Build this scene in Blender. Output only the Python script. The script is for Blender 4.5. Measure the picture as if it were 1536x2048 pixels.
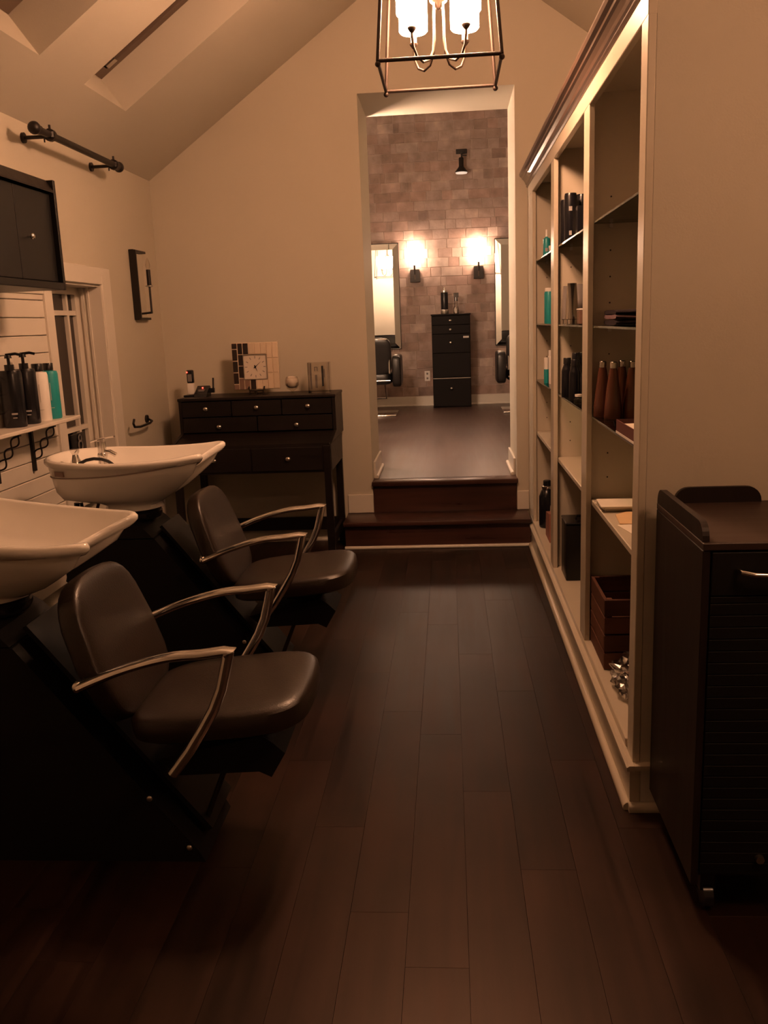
import bpy, bmesh, math, random
from mathutils import Vector, Matrix

# ------------------------------------------------------------------ clear
for o in list(bpy.data.objects):
    bpy.data.objects.remove(o)
scn = bpy.context.scene
COL = scn.collection

# ------------------------------------------------------------------ camera
F_PX, YAW, PITCH, ROLL, CAM_H = 1780.0, 4.47, 12.0, 2.23, 1.50
cam_d = bpy.data.cameras.new('camera')
cam_d.sensor_fit = 'VERTICAL'
cam_d.sensor_height = 24.0
cam_d.lens = F_PX / 2048.0 * 24.0
cam_d.clip_start = 0.02
cam = bpy.data.objects.new('camera', cam_d)
COL.objects.link(cam)
_a, _b, _c = (math.radians(v) for v in (YAW, PITCH, ROLL))
_f = Vector((-math.sin(_a) * math.cos(_b), math.cos(_a) * math.cos(_b), -math.sin(_b)))
_r = Vector((math.cos(_a), math.sin(_a), 0))
_u = _r.cross(_f)
_r2 = _r * math.cos(_c) - _u * math.sin(_c)
_u2 = _r * math.sin(_c) + _u * math.cos(_c)
_m = Matrix((_r2, _u2, -_f)).transposed().to_4x4()
_m.translation = Vector((0, 0, CAM_H))
cam.matrix_world = _m
scn.camera = cam

# ------------------------------------------------------------------ world, exposure, lamp strengths
world = bpy.data.worlds.new('night')
scn.world = world
world.use_nodes = True
world.node_tree.nodes['Background'].inputs[0].default_value = (0.010, 0.008, 0.007, 1)
world.node_tree.nodes['Background'].inputs[1].default_value = 0.15
scn.view_settings.view_transform = 'Standard'
scn.view_settings.look = 'None'
scn.view_settings.exposure = 0.0
scn.view_settings.gamma = 1.0
scn.view_settings.use_curve_mapping = False
scn.cycles.max_bounces = 8
scn.cycles.diffuse_bounces = 4
scn.cycles.glossy_bounces = 4
scn.cycles.transmission_bounces = 4
scn.cycles.transparent_max_bounces = 10
scn.cycles.caustics_refractive = False
scn.cycles.caustics_reflective = False

LAMP_COL = (1.0, 0.51, 0.28)       # warm incandescent
LAMP_COL2 = (1.0, 0.64, 0.43)
E_CHANDELIER = 172.0                # shade emission, front chandelier
E_CHANDELIER_REAR = 43.0           # same fitting nearer the entrance, behind the viewer
E_CHANDELIER_BACK = 300.0           # fitting in the raised back room
E_SCONCE = 210.0                   # bulbs on the brick wall

# ------------------------------------------------------------------ materials
def lin(c):
    if isinstance(c, str):
        c = tuple(int(c[i:i + 2], 16) / 255 for i in (1, 3, 5))
        c = tuple(v / 12.92 if v <= .04045 else ((v + .055) / 1.055) ** 2.4 for v in c)
    return (c[0], c[1], c[2], 1.0)

MATS = {}
def mat(name, color, rough=0.5, metal=0.0, spec=0.5, var=0.06, scale=6.0, bump=0.0, bscale=60.0, rnd=0.0, coat=0.0, stretch=None):
    """principled material with procedural mottling, fine bump and optional per-object variation"""
    if name in MATS:
        return MATS[name]
    m = bpy.data.materials.new(name); MATS[name] = m
    m.use_nodes = True
    nt = m.node_tree; N = nt.nodes; Lk = nt.links
    p = N['Principled BSDF']
    p.inputs['Roughness'].default_value = rough
    p.inputs['Metallic'].default_value = metal
    p.inputs['Specular IOR Level'].default_value = spec
    p.inputs['Coat Weight'].default_value = coat
    p.inputs['Coat Roughness'].default_value = 0.12
    tc = N.new('ShaderNodeTexCoord')
    mp = N.new('ShaderNodeMapping')
    if stretch:
        mp.inputs['Scale'].default_value = stretch
    Lk.new(tc.outputs['Object'], mp.inputs['Vector'])
    vec = mp.outputs['Vector']
    col = lin(color)
    if rnd > 0:
        oi = N.new('ShaderNodeObjectInfo')
        mul = N.new('ShaderNodeMath'); mul.operation = 'MULTIPLY'; mul.inputs[1].default_value = 37.0
        Lk.new(oi.outputs['Random'], mul.inputs[0])
        add = N.new('ShaderNodeVectorMath'); add.operation = 'ADD'
        Lk.new(vec, add.inputs[0]); Lk.new(mul.outputs[0], add.inputs[1])
        vec = add.outputs[0]
    ns = N.new('ShaderNodeTexNoise'); ns.inputs['Scale'].default_value = scale; ns.inputs['Detail'].default_value = 5
    Lk.new(vec, ns.inputs['Vector'])
    mr = N.new('ShaderNodeMapRange')
    mr.inputs[3].default_value = 1 - var * 2; mr.inputs[4].default_value = 1 + var * 2
    Lk.new(ns.outputs['Fac'], mr.inputs[0])
    fac = mr.outputs[0]
    if rnd > 0:
        r2 = N.new('ShaderNodeMapRange'); r2.inputs[3].default_value = 1 - rnd; r2.inputs[4].default_value = 1 + rnd
        Lk.new(oi.outputs['Random'], r2.inputs[0])
        mm = N.new('ShaderNodeMath'); mm.operation = 'MULTIPLY'
        Lk.new(fac, mm.inputs[0]); Lk.new(r2.outputs[0], mm.inputs[1]); fac = mm.outputs[0]
    mx = N.new('ShaderNodeVectorMath'); mx.operation = 'SCALE'
    mx.inputs[0].default_value = col[:3]
    Lk.new(fac, mx.inputs['Scale'])
    Lk.new(mx.outputs[0], p.inputs['Base Color'])
    if bump > 0:
        nb = N.new('ShaderNodeTexNoise'); nb.inputs['Scale'].default_value = bscale; nb.inputs['Detail'].default_value = 3
        Lk.new(vec, nb.inputs['Vector'])
        bp = N.new('ShaderNodeBump'); bp.inputs['Strength'].default_value = bump; bp.inputs['Distance'].default_value = 0.004
        Lk.new(nb.outputs['Fac'], bp.inputs['Height']); Lk.new(bp.outputs[0], p.inputs['Normal'])
    return m

def emit(name, color, strength, base=None):
    if name in MATS:
        return MATS[name]
    m = bpy.data.materials.new(name); MATS[name] = m
    m.use_nodes = True
    p = m.node_tree.nodes['Principled BSDF']
    p.inputs['Base Color'].default_value = lin(base or (0.8, 0.8, 0.8))
    p.inputs['Emission Color'].default_value = lin(color)
    p.inputs['Emission Strength'].default_value = strength
    return m

def glass(name, tint, rough=0.02, refl=1.0):
    """clear sheet or vessel glass: fresnel mix of see-through and gloss"""
    if name in MATS:
        return MATS[name]
    m = bpy.data.materials.new(name); MATS[name] = m
    m.use_nodes = True
    nt = m.node_tree; N = nt.nodes; Lk = nt.links
    N.remove(N['Principled BSDF'])
    out = N['Material Output']
    t = N.new('ShaderNodeBsdfTransparent'); t.inputs[0].default_value = lin(tint)
    g = N.new('ShaderNodeBsdfGlossy'); g.inputs['Roughness'].default_value = rough
    fr = N.new('ShaderNodeFresnel'); fr.inputs[0].default_value = 1.5
    ml = N.new('ShaderNodeMath'); ml.operation = 'MULTIPLY'; ml.inputs[1].default_value = refl
    Lk.new(fr.outputs[0], ml.inputs[0])
    mx = N.new('ShaderNodeMixShader')
    Lk.new(ml.outputs[0], mx.inputs[0]); Lk.new(t.outputs[0], mx.inputs[1]); Lk.new(g.outputs[0], mx.inputs[2])
    Lk.new(mx.outputs[0], out.inputs[0])
    return m

def wood(name, c1, c2, rough=0.4, spec=0.4, rnd=0.25, axis='y', gscale=1.0, bump=0.12, tint=None):
    """grained wood / vinyl plank: stretched noise along the board, per-board tone"""
    if name in MATS:
        return MATS[name]
    m = bpy.data.materials.new(name); MATS[name] = m
    m.use_nodes = True
    nt = m.node_tree; N = nt.nodes; Lk = nt.links
    p = N['Principled BSDF']
    p.inputs['Roughness'].default_value = rough; p.inputs['Specular IOR Level'].default_value = spec
    if tint:
        p.inputs['Specular Tint'].default_value = lin(tint)
    tc = N.new('ShaderNodeTexCoord'); oi = N.new('ShaderNodeObjectInfo')
    mul = N.new('ShaderNodeMath'); mul.operation = 'MULTIPLY'; mul.inputs[1].default_value = 53.0
    Lk.new(oi.outputs['Random'], mul.inputs[0])
    add = N.new('ShaderNodeVectorMath'); add.operation = 'ADD'
    Lk.new(tc.outputs['Object'], add.inputs[0]); Lk.new(mul.outputs[0], add.inputs[1])
    mp = N.new('ShaderNodeMapping')
    s = {'x': (1.2, 22, 22), 'y': (22, 1.2, 22), 'z': (22, 22, 1.2)}[axis]
    mp.inputs['Scale'].default_value = tuple(v * gscale for v in s)
    Lk.new(add.outputs[0], mp.inputs['Vector'])
    n1 = N.new('ShaderNodeTexNoise'); n1.inputs['Scale'].default_value = 1.0; n1.inputs['Detail'].default_value = 6; n1.inputs['Distortion'].default_value = 0.6
    Lk.new(mp.outputs[0], n1.inputs['Vector'])
    n2 = N.new('ShaderNodeTexNoise'); n2.inputs['Scale'].default_value = 2.2; n2.inputs['Detail'].default_value = 2
    Lk.new(add.outputs[0], n2.inputs['Vector'])
    av = N.new('ShaderNodeMath'); av.operation = 'MULTIPLY_ADD'; av.inputs[1].default_value = 0.55
    Lk.new(n2.outputs['Fac'], av.inputs[0]); 
    sc = N.new('ShaderNodeMath'); sc.operation = 'MULTIPLY'; sc.inputs[1].default_value = 0.5
    Lk.new(n1.outputs['Fac'], sc.inputs[0]); Lk.new(sc.outputs[0], av.inputs[2])
    rp = N.new('ShaderNodeValToRGB')
    rp.color_ramp.elements[0].position = 0.36; rp.color_ramp.elements[0].color = lin(c1)
    rp.color_ramp.elements[1].position = 0.68; rp.color_ramp.elements[1].color = lin(c2)
    Lk.new(av.outputs[0], rp.inputs[0])
    r2 = N.new('ShaderNodeMapRange'); r2.inputs[3].default_value = 1 - rnd; r2.inputs[4].default_value = 1 + rnd
    Lk.new(oi.outputs['Random'], r2.inputs[0])
    mx = N.new('ShaderNodeVectorMath'); mx.operation = 'SCALE'
    Lk.new(rp.outputs[0], mx.inputs[0]); Lk.new(r2.outputs[0], mx.inputs['Scale'])
    Lk.new(mx.outputs[0], p.inputs['Base Color'])
    bp = N.new('ShaderNodeBump'); bp.inputs['Strength'].default_value = bump; bp.inputs['Distance'].default_value = 0.002
    Lk.new(n1.outputs['Fac'], bp.inputs['Height']); Lk.new(bp.outputs[0], p.inputs['Normal'])
    rr = N.new('ShaderNodeMapRange'); rr.inputs[3].default_value = rough - .06; rr.inputs[4].default_value = rough + .1
    Lk.new(n1.outputs['Fac'], rr.inputs[0]); Lk.new(rr.outputs[0], p.inputs['Roughness'])
    return m

M_wall = mat('cream_wall_paint', (0.52, 0.47, 0.385), .62, spec=.3, var=.02, scale=1.5, bump=.10, bscale=180)
M_ceil = mat('ceiling_paint', (0.50, 0.455, 0.38), .8, spec=.2, var=.02, scale=1.5, bump=.08, bscale=160)
M_trim = mat('white_trim_paint', (0.64, 0.59, 0.52), .32, spec=.5, var=.02, scale=3)
M_enamel = mat('cream_enamel', (0.54, 0.48, 0.385), .27, spec=.5, var=.02, scale=3)
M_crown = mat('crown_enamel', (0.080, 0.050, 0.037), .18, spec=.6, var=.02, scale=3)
M_shiplap = mat('white_board_paint', (0.62, 0.57, 0.50), .4, spec=.4, var=.03, scale=3, rnd=.03)
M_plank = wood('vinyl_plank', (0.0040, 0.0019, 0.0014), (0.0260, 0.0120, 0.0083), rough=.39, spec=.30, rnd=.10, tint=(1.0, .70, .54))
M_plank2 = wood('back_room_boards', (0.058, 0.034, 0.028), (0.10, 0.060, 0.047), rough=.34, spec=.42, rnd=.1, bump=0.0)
M_gap = mat('floor_joint', (0.03, 0.018, 0.013), .8)
M_stair = wood('dark_oak', (0.030, 0.013, 0.010), (0.075, 0.030, 0.022), rough=.28, spec=.5, rnd=.1, axis='x')
def brick_material():
    m = bpy.data.materials.new('brick_face'); MATS['brick_face'] = m
    m.use_nodes = True
    nt = m.node_tree; N = nt.nodes; Lk = nt.links
    p = N['Principled BSDF']; p.inputs['Roughness'].default_value = .8; p.inputs['Specular IOR Level'].default_value = .2
    oi = N.new('ShaderNodeObjectInfo'); ge = N.new('ShaderNodeNewGeometry')
    ad = N.new('ShaderNodeMath'); ad.operation = 'ADD'
    fr = N.new('ShaderNodeMath'); fr.operation = 'FRACT'
    Lk.new(oi.outputs['Random'], ad.inputs[0]); Lk.new(ge.outputs['Random Per Island'], ad.inputs[1]); Lk.new(ad.outputs[0], fr.inputs[0])
    rp = N.new('ShaderNodeValToRGB'); cr_ = rp.color_ramp
    cols = [(0, (.250, .178, .150)), (.14, (.345, .262, .228)), (.34, (.305, .232, .205)), (.5, (.385, .300, .262)), (.62, (.285, .200, .172)), (.78, (.345, .242, .205)), (.92, (.430, .345, .305)), (1, (.225, .160, .138))]
    cr_.elements[0].position = 0; cr_.elements[0].color = (*cols[0][1], 1)
    cr_.elements[1].position = 1; cr_.elements[1].color = (*cols[-1][1], 1)
    for q, c in cols[1:-1]:
        e = cr_.elements.new(q); e.color = (*c, 1)
    Lk.new(fr.outputs[0], rp.inputs[0])
    n = N.new('ShaderNodeTexNoise'); n.inputs['Scale'].default_value = 7; n.inputs['Detail'].default_value = 6
    Lk.new(ge.outputs['Position'], n.inputs['Vector'])
    mr = N.new('ShaderNodeMapRange'); mr.inputs[1].default_value = .3; mr.inputs[2].default_value = .7; mr.inputs[3].default_value = .68; mr.inputs[4].default_value = 1.3
    Lk.new(n.outputs['Fac'], mr.inputs[0])
    sc = N.new('ShaderNodeVectorMath'); sc.operation = 'SCALE'
    Lk.new(rp.outputs[0], sc.inputs[0]); Lk.new(mr.outputs[0], sc.inputs['Scale']); Lk.new(sc.outputs[0], p.inputs['Base Color'])
    n2 = N.new('ShaderNodeTexNoise'); n2.inputs['Scale'].default_value = 45
    Lk.new(ge.outputs['Position'], n2.inputs['Vector'])
    b = N.new('ShaderNodeBump'); b.inputs['Strength'].default_value = .35; b.inputs['Distance'].default_value = .004
    Lk.new(n2.outputs['Fac'], b.inputs['Height']); Lk.new(b.outputs[0], p.inputs['Normal'])
    return m
M_brick = brick_material()
M_mortar = mat('mortar', (0.46, 0.36, 0.31), .9, spec=.1, var=.1, scale=8, bump=.3)
M_black = mat('black_laminate', (0.006, 0.0052, 0.005), .40, spec=.35, var=.05)
M_blackmat = mat('black_panel', (0.006, 0.0055, 0.0055), .6, spec=.2, var=.05, bump=.1)
M_blackcab = mat('matt_black_cabinet', (0.008, 0.006, 0.0055), .55, spec=.12, var=.05)
M_espresso = wood('espresso_wood', (0.005, 0.003, 0.0026), (0.010, 0.006, 0.005), rough=.42, spec=.3, rnd=.1, axis='x')
M_iron = mat('black_iron', (0.016, 0.012, 0.010), .45, metal=.4, spec=.5, var=.1, scale=30)
M_bronze = mat('aged_bronze', (0.022, 0.013, 0.009), .5, metal=.3, spec=.3, var=.1, scale=30)
M_armmetal = mat('dull_nickel', (0.055, 0.038, 0.028), .4, metal=.8, var=.05, scale=30)
M_chrome = mat('chrome', (0.74, 0.72, 0.70), .14, metal=1.0, var=.01)
M_brushed = mat('brushed_nickel', (0.62, 0.58, 0.54), .28, metal=1.0, var=.03, scale=40)
M_leather = mat('brown_leather', (0.016, 0.0092, 0.0066), .36, spec=.5, var=.08, scale=14, bump=.18, bscale=220)
M_blkleather = mat('black_leather', (0.012, 0.011, 0.011), .34, spec=.5, var=.08, scale=14, bump=.15, bscale=200)
M_ceramic = mat('white_ceramic', (0.80, 0.76, 0.70), .10, spec=.55, var=.01, scale=2, coat=.5)
M_groove = mat('ceramic_groove', (0.30, 0.24, 0.20), .5)
M_glass = glass('shelf_glass', (0.90, 0.95, 0.90))
M_glassedge = mat('glass_edge', (0.115, 0.125, 0.095), .15, spec=.6, var=.02)
M_mirror = mat('mirror', (0.90, 0.90, 0.88), .02, metal=1.0, var=0.0)
M_pane = mat('night_pane', (0.030, 0.022, 0.018), .12, spec=.4, var=.05)
M_teal = mat('teal_plastic', (0.012, 0.27, 0.285), .38, spec=.5, var=.04)
M_white = mat('white_plastic', (0.78, 0.74, 0.70), .38, spec=.5, var=.03)
M_blackplastic = mat('black_plastic', (0.010, 0.010, 0.012), .25, spec=.5, var=.03)
M_blackbottle = mat('black_bottle', (0.007, 0.007, 0.010), .26, spec=.4, var=.03)
M_silver = mat('silver_tube', (0.60, 0.57, 0.54), .14, metal=1.0, var=.03)
M_brown = mat('copper_bottle', (0.095, 0.030, 0.015), .22, spec=.55, var=.05)
M_soft = mat('faint_print', (0.50, 0.46, 0.42), .5, var=.05)
M_label = mat('printed_label', (0.34, 0.32, 0.31), .5, var=.05)
M_red = mat('red_card', (0.10, 0.024, 0.020), .45, var=.05)
M_paper = mat('paper', (0.72, 0.66, 0.56), .7, spec=.2, var=.04)
M_manila = mat('manila_paper', (0.66, 0.46, 0.26), .7, spec=.2, var=.04)
M_towel = mat('dark_towel', (0.025, 0.018, 0.020), .9, spec=.1, var=.2, scale=60, bump=.6, bscale=300)
M_towel2 = mat('mauve_towel', (0.16, 0.10, 0.11), .9, spec=.1, var=.2, scale=60, bump=.6, bscale=300)
M_crate = wood('crate_wood', (0.06, 0.022, 0.013), (0.14, 0.056, 0.032), rough=.6, spec=.3, rnd=.2, axis='x')
M_film = glass('clear_film', (0.97, 0.96, 0.95), .10, refl=1.0)
_nt = M_film.node_tree
_mx = next(n for n in _nt.nodes if n.type == 'MIX_SHADER')
_lw = _nt.nodes.new('ShaderNodeLayerWeight'); _lw.inputs[0].default_value = .55      # crinkled film: strong facing-independent sheen
_mr = _nt.nodes.new('ShaderNodeMapRange'); _mr.inputs[3].default_value = .30; _mr.inputs[4].default_value = .75
_nt.links.new(_lw.outputs['Facing'], _mr.inputs[0]); _nt.links.new(_mr.outputs[0], _mx.inputs[0])
M_cartside = wood('cart_brown', (0.010, 0.0058, 0.0045), (0.019, 0.011, 0.0085), rough=.45, spec=.3, rnd=.05, axis='z')
M_carttop = wood('cart_top', (0.026, 0.0145, 0.011), (0.042, 0.024, 0.018), rough=.4, spec=.4, rnd=.05, axis='x')
M_skyglass = mat('skylight_pane', (0.10, 0.075, 0.055), .3, spec=.3, var=.05)
M_gasket = mat('grey_gasket', (0.11, 0.075, 0.055), .55, var=.05)
M_clockface = mat('clock_face', (0.64, 0.55, 0.46), .5, var=.03)
M_tilecream = mat('cream_tile', (0.66, 0.53, 0.40), .22, spec=.5, var=.05, rnd=.08)
M_tiledark = mat('dark_tile', (0.022, 0.012, 0.010), .14, spec=.6, var=.05, rnd=.3)
M_tiletaupe = mat('taupe_tile', (0.20, 0.12, 0.09), .2, spec=.5, var=.05, rnd=.2)
M_vase = glass('vase_glass', (0.965, 0.955, 0.94), .03, refl=1.0)
M_wax = mat('pale_wax', (0.70, 0.62, 0.55), .5, var=.05, scale=20, bump=.3)
M_stone = mat('marble_shelf', (0.66, 0.60, 0.53), .3, spec=.5, var=.08, scale=10)
M_redbag = mat('terracotta_bag', (0.26, 0.10, 0.065), .6, var=.1)
M_grey = mat('grey_plastic', (0.18, 0.16, 0.15), .4, var=.05)
M_copper = mat('pipe_copper', (0.10, 0.045, 0.03), .5, metal=.3, var=.1)
M_shade = emit('frosted_shade_lit', LAMP_COL, E_CHANDELIER)
M_shade_rear = emit('frosted_shade_lit_entrance', LAMP_COL, E_CHANDELIER_REAR)
M_shade_back = emit('frosted_shade_lit_back_room', LAMP_COL2, E_CHANDELIER_BACK)
M_bulb = emit('bulb_lit', LAMP_COL2, E_SCONCE)
M_spotface = emit('spot_lens', (1.0, 0.85, 0.70), .45)
M_led = emit('red_led', (1.0, 0.03, 0.015), 6.0)
M_led_blue = emit('blue_led', (0.2, 0.2, 1.0), 1.5)
M_candle = mat('candle_sleeve', (0.74, 0.66, 0.54), .45, var=.03)
M_bulbclear = glass('bulb_glass', (0.95, 0.93, 0.90), .02, refl=.35)

# ------------------------------------------------------------------ builders
class B:
    """collects shapes in world coordinates; build() links them as one mesh object"""
    def __init__(self):
        self.bm = bmesh.new()
    def box(self, x0, y0, z0, x1, y1, z1, bev=0.0, seg=1):
        t = bmesh.new()
        bmesh.ops.create_cube(t, size=1.0)
        for v in t.verts:
            v.co = Vector(((x0 + x1) / 2 + v.co.x * (x1 - x0), (y0 + y1) / 2 + v.co.y * (y1 - y0), (z0 + z1) / 2 + v.co.z * (z1 - z0)))
        if bev > 0:
            bmesh.ops.bevel(t, geom=t.edges[:], offset=bev, segments=seg, affect='EDGES', profile=.5)
        return self._merge(t)
    def _merge(self, t):
        me = bpy.data.meshes.new('tmp'); t.to_mesh(me); t.free()
        self.bm.from_mesh(me); bpy.data.meshes.remove(me)
        return self
    def prism(self, poly, axis, a, b):
        """polygon in the two other axes, in xyz order, extruded along axis from a to b"""
        def P(p, q):
            return {'x': (q, p[0], p[1]), 'y': (p[0], q, p[1]), 'z': (p[0], p[1], q)}[axis]
        va = [self.bm.verts.new(P(p, a)) for p in poly]
        vb = [self.bm.verts.new(P(p, b)) for p in poly]
        n = len(poly)
        self.bm.faces.new(va); self.bm.faces.new(vb[::-1])
        for i in range(n):
            self.bm.faces.new((va[i], va[(i + 1) % n], vb[(i + 1) % n], vb[i]))
        return self
    def cyl(self, p0, p1, r0, r1=None, seg=14):
        r1 = r0 if r1 is None else r1
        p0 = Vector(p0); p1 = Vector(p1); d = (p1 - p0).normalized()
        a = d.orthogonal().normalized(); b = d.cross(a)
        va = []; vb = []
        for i in range(seg):
            t = 2 * math.pi * i / seg; w = a * math.cos(t) + b * math.sin(t)
            va.append(self.bm.verts.new(p0 + w * r0)); vb.append(self.bm.verts.new(p1 + w * r1))
        self.bm.faces.new(va[::-1]); self.bm.faces.new(vb)
        for i in range(seg):
            self.bm.faces.new((va[i], va[(i + 1) % seg], vb[(i + 1) % seg], vb[i]))
        return self
    def sweep(self, pts, w, t=None, seg=10, side=None):
        """elliptical section (w along `side`, t across) swept along a polyline"""
        t = w if t is None else t
        pts = [Vector(p) for p in pts]; rings = []
        ref = Vector(side).normalized() if side else None
        prev = None
        for i, p in enumerate(pts):
            d = ((pts[i + 1] if i + 1 < len(pts) else p) - (pts[i - 1] if i > 0 else p)).normalized()
            if ref is not None:
                a = (ref - d * ref.dot(d)).normalized()
            elif prev is None:
                a = d.orthogonal().normalized()
            else:
                a = (prev - d * prev.dot(d)).normalized()
            prev = a; b = d.cross(a)
            rings.append([self.bm.verts.new(p + a * (w * math.cos(2 * math.pi * k / seg)) + b * (t * math.sin(2 * math.pi * k / seg))) for k in range(seg)])
        for r, s in zip(rings, rings[1:]):
            for k in range(seg):
                self.bm.faces.new((r[k], r[(k + 1) % seg], s[(k + 1) % seg], s[k]))
        self.bm.faces.new(rings[0][::-1]); self.bm.faces.new(rings[-1])
        return self
    def lathe(self, prof, c, seg=20, sx=1.0, sy=1.0):
        """profile [(radius, z)] turned about the vertical through c"""
        rings = []
        for r, z in prof:
            if r < 1e-5:
                rings.append([self.bm.verts.new((c[0], c[1], c[2] + z))])
            else:
                rings.append([self.bm.verts.new((c[0] + sx * r * math.cos(2 * math.pi * k / seg), c[1] + sy * r * math.sin(2 * math.pi * k / seg), c[2] + z)) for k in range(seg)])
        for r, s in zip(rings, rings[1:]):
            for k in range(seg):
                q = (k + 1) % seg
                if len(r) == 1 and len(s) == 1: continue
                if len(r) == 1: self.bm.faces.new((r[0], s[k], s[q]))
                elif len(s) == 1: self.bm.faces.new((r[k], r[q], s[0]))
                else: self.bm.faces.new((r[k], r[q], s[q], s[k]))
        if len(rings[0]) > 1: self.bm.faces.new(rings[0][::-1])
        if len(rings[-1]) > 1: self.bm.faces.new(rings[-1])
        return self
    def ball(self, c, r, sx=1, sy=1, sz=1, seg=14, ring=9):
        prof = [(r * math.sin(math.pi * i / ring), -sz * r * math.cos(math.pi * i / ring)) for i in range(ring + 1)]
        prof[0] = (0, prof[0][1]); prof[-1] = (0, prof[-1][1])
        return self.lathe(prof, c, seg, sx, sy)
    def loops(self, rings, cap0=True, cap1=True):
        R = [[self.bm.verts.new(p) for p in r] for r in rings]
        n = len(R[0])
        for r, s in zip(R, R[1:]):
            for k in range(n):
                self.bm.faces.new((r[k], r[(k + 1) % n], s[(k + 1) % n], s[k]))
        if cap0: self.bm.faces.new(R[0][::-1])
        if cap1: self.bm.faces.new(R[-1])
        return self
    def cushion(self, c, h, e1=.35, e2=.4, nu=36, nv=14, fn=None, mtx=None):
        """superellipsoid pad with half sizes h, optional reshape fn(u,v,w in -1..1)"""
        def s(v, e): return math.copysign(abs(v) ** e, v)
        rings = []
        for j in range(1, nv):
            ph = -math.pi / 2 + math.pi * j / nv
            ring = []
            for i in range(nu):
                th = 2 * math.pi * i / nu
                p = Vector((s(math.cos(ph), e1) * s(math.cos(th), e2), s(math.cos(ph), e1) * s(math.sin(th), e2), s(math.sin(ph), e1)))
                if fn: p = Vector(fn(*p))
                p = Vector((p.x * h[0], p.y * h[1], p.z * h[2]))
                if mtx: p = mtx @ p
                ring.append(p + Vector(c))
            rings.append(ring)
        return self.loops(rings)
    def build(self, name, m, parent=None, smooth=False, origin=None, sharp=38):
        bm = self.bm
        bmesh.ops.recalc_face_normals(bm, faces=bm.faces[:])
        if parent is not None:
            off = world_loc(parent)
        elif origin is not None:
            off = Vector(origin)
        else:
            xs = [v.co for v in bm.verts]
            lo = Vector(min(v[i] for v in xs) for i in range(3)); hi = Vector(max(v[i] for v in xs) for i in range(3))
            off = Vector(((lo.x + hi.x) / 2, (lo.y + hi.y) / 2, lo.z))
        if parent is None:
            loc = off
        else:
            loc = Vector((0, 0, 0))
        for v in bm.verts:
            v.co -= off
        me = bpy.data.meshes.new(name)
        bm.to_mesh(me); bm.free()
        if smooth:
            for p in me.polygons: p.use_smooth = True
            try:
                me.set_sharp_from_angle(angle=math.radians(sharp))
            except Exception:
                pass
        me.materials.append(m)
        o = bpy.data.objects.new(name, me); COL.objects.link(o)
        if parent is not None:
            o.parent = parent
        else:
            o.location = loc
        return o

def world_loc(o):
    v = Vector((0, 0, 0))
    while o is not None:
        v += o.location; o = o.parent
    return v

def tag(o, label, cat, group=None, kind=None):
    if label: o['label'] = label
    if cat: o['category'] = cat
    if group: o['group'] = group
    if kind: o['kind'] = kind
    return o
def thing(name, loc, label, cat, group=None):
    o = bpy.data.objects.new(name, None); COL.objects.link(o)
    o.empty_display_size = 0.05; o.location = loc
    return tag(o, label, cat, group)
def struct(o, label=None, cat=None):
    o['kind'] = 'structure'
    if label: o['label'] = label
    if cat: o['category'] = cat
    return o
def copy_tree(o, parent=None):
    c = o.copy(); COL.objects.link(c); c.parent = parent
    for ch in list(o.children): copy_tree(ch, c)
    return c
def box(name, m, parent, *a, bev=0.0, seg=1, smooth=False):
    return B().box(*a, bev=bev, seg=seg).build(name, m, parent, smooth)

RND = random.Random(11)

# ================================================================== ROOM SHELL
XL, XR, YB, YF = -1.96, 1.96, 6.13, -2.2       # left/right walls, back wall, wall behind the viewer
EAVE, SLOPE = 2.48, 0.705
RIDGE = EAVE + SLOPE * 1.96
ZB = 0.415                                     # raised floor of the back room
XS, YE = 0.535, 2.56                           # face of the built-in shelving, end wall beside it
OX0, OX1, OZ, OY = -0.55, 0.455, 2.945, 6.80   # passage opening

# --- floor with individual planks
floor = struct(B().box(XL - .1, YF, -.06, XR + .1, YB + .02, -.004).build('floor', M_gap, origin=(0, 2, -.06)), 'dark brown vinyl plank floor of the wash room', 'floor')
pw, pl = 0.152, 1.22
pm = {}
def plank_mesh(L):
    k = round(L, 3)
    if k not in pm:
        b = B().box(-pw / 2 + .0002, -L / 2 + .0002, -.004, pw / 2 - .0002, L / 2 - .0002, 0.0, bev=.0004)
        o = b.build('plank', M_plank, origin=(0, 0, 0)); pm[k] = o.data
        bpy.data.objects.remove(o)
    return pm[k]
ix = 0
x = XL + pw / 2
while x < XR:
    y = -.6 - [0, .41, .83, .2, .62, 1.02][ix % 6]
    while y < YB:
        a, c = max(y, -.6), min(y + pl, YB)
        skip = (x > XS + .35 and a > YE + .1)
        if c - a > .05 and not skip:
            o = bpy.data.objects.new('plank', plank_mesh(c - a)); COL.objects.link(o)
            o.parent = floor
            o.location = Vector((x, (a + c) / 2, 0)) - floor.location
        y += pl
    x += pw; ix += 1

# --- left wall with the window opening
WY0, WY1, WZ0, WZ1 = 3.95, 5.06, 0.62, 1.77
b = B()
T = .28
b.box(XL - T, YF, 0, XL, WY0, EAVE + .2).box(XL - T, WY1, 0, XL, YB, EAVE + .2)
b.box(XL - T, WY0, 0, XL, WY1, WZ0).box(XL - T, WY0, WZ1, XL, WY1, EAVE + .2)
struct(b.build('wall_left', M_wall), 'cream wall behind the wash basins with a window', 'wall')

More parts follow.
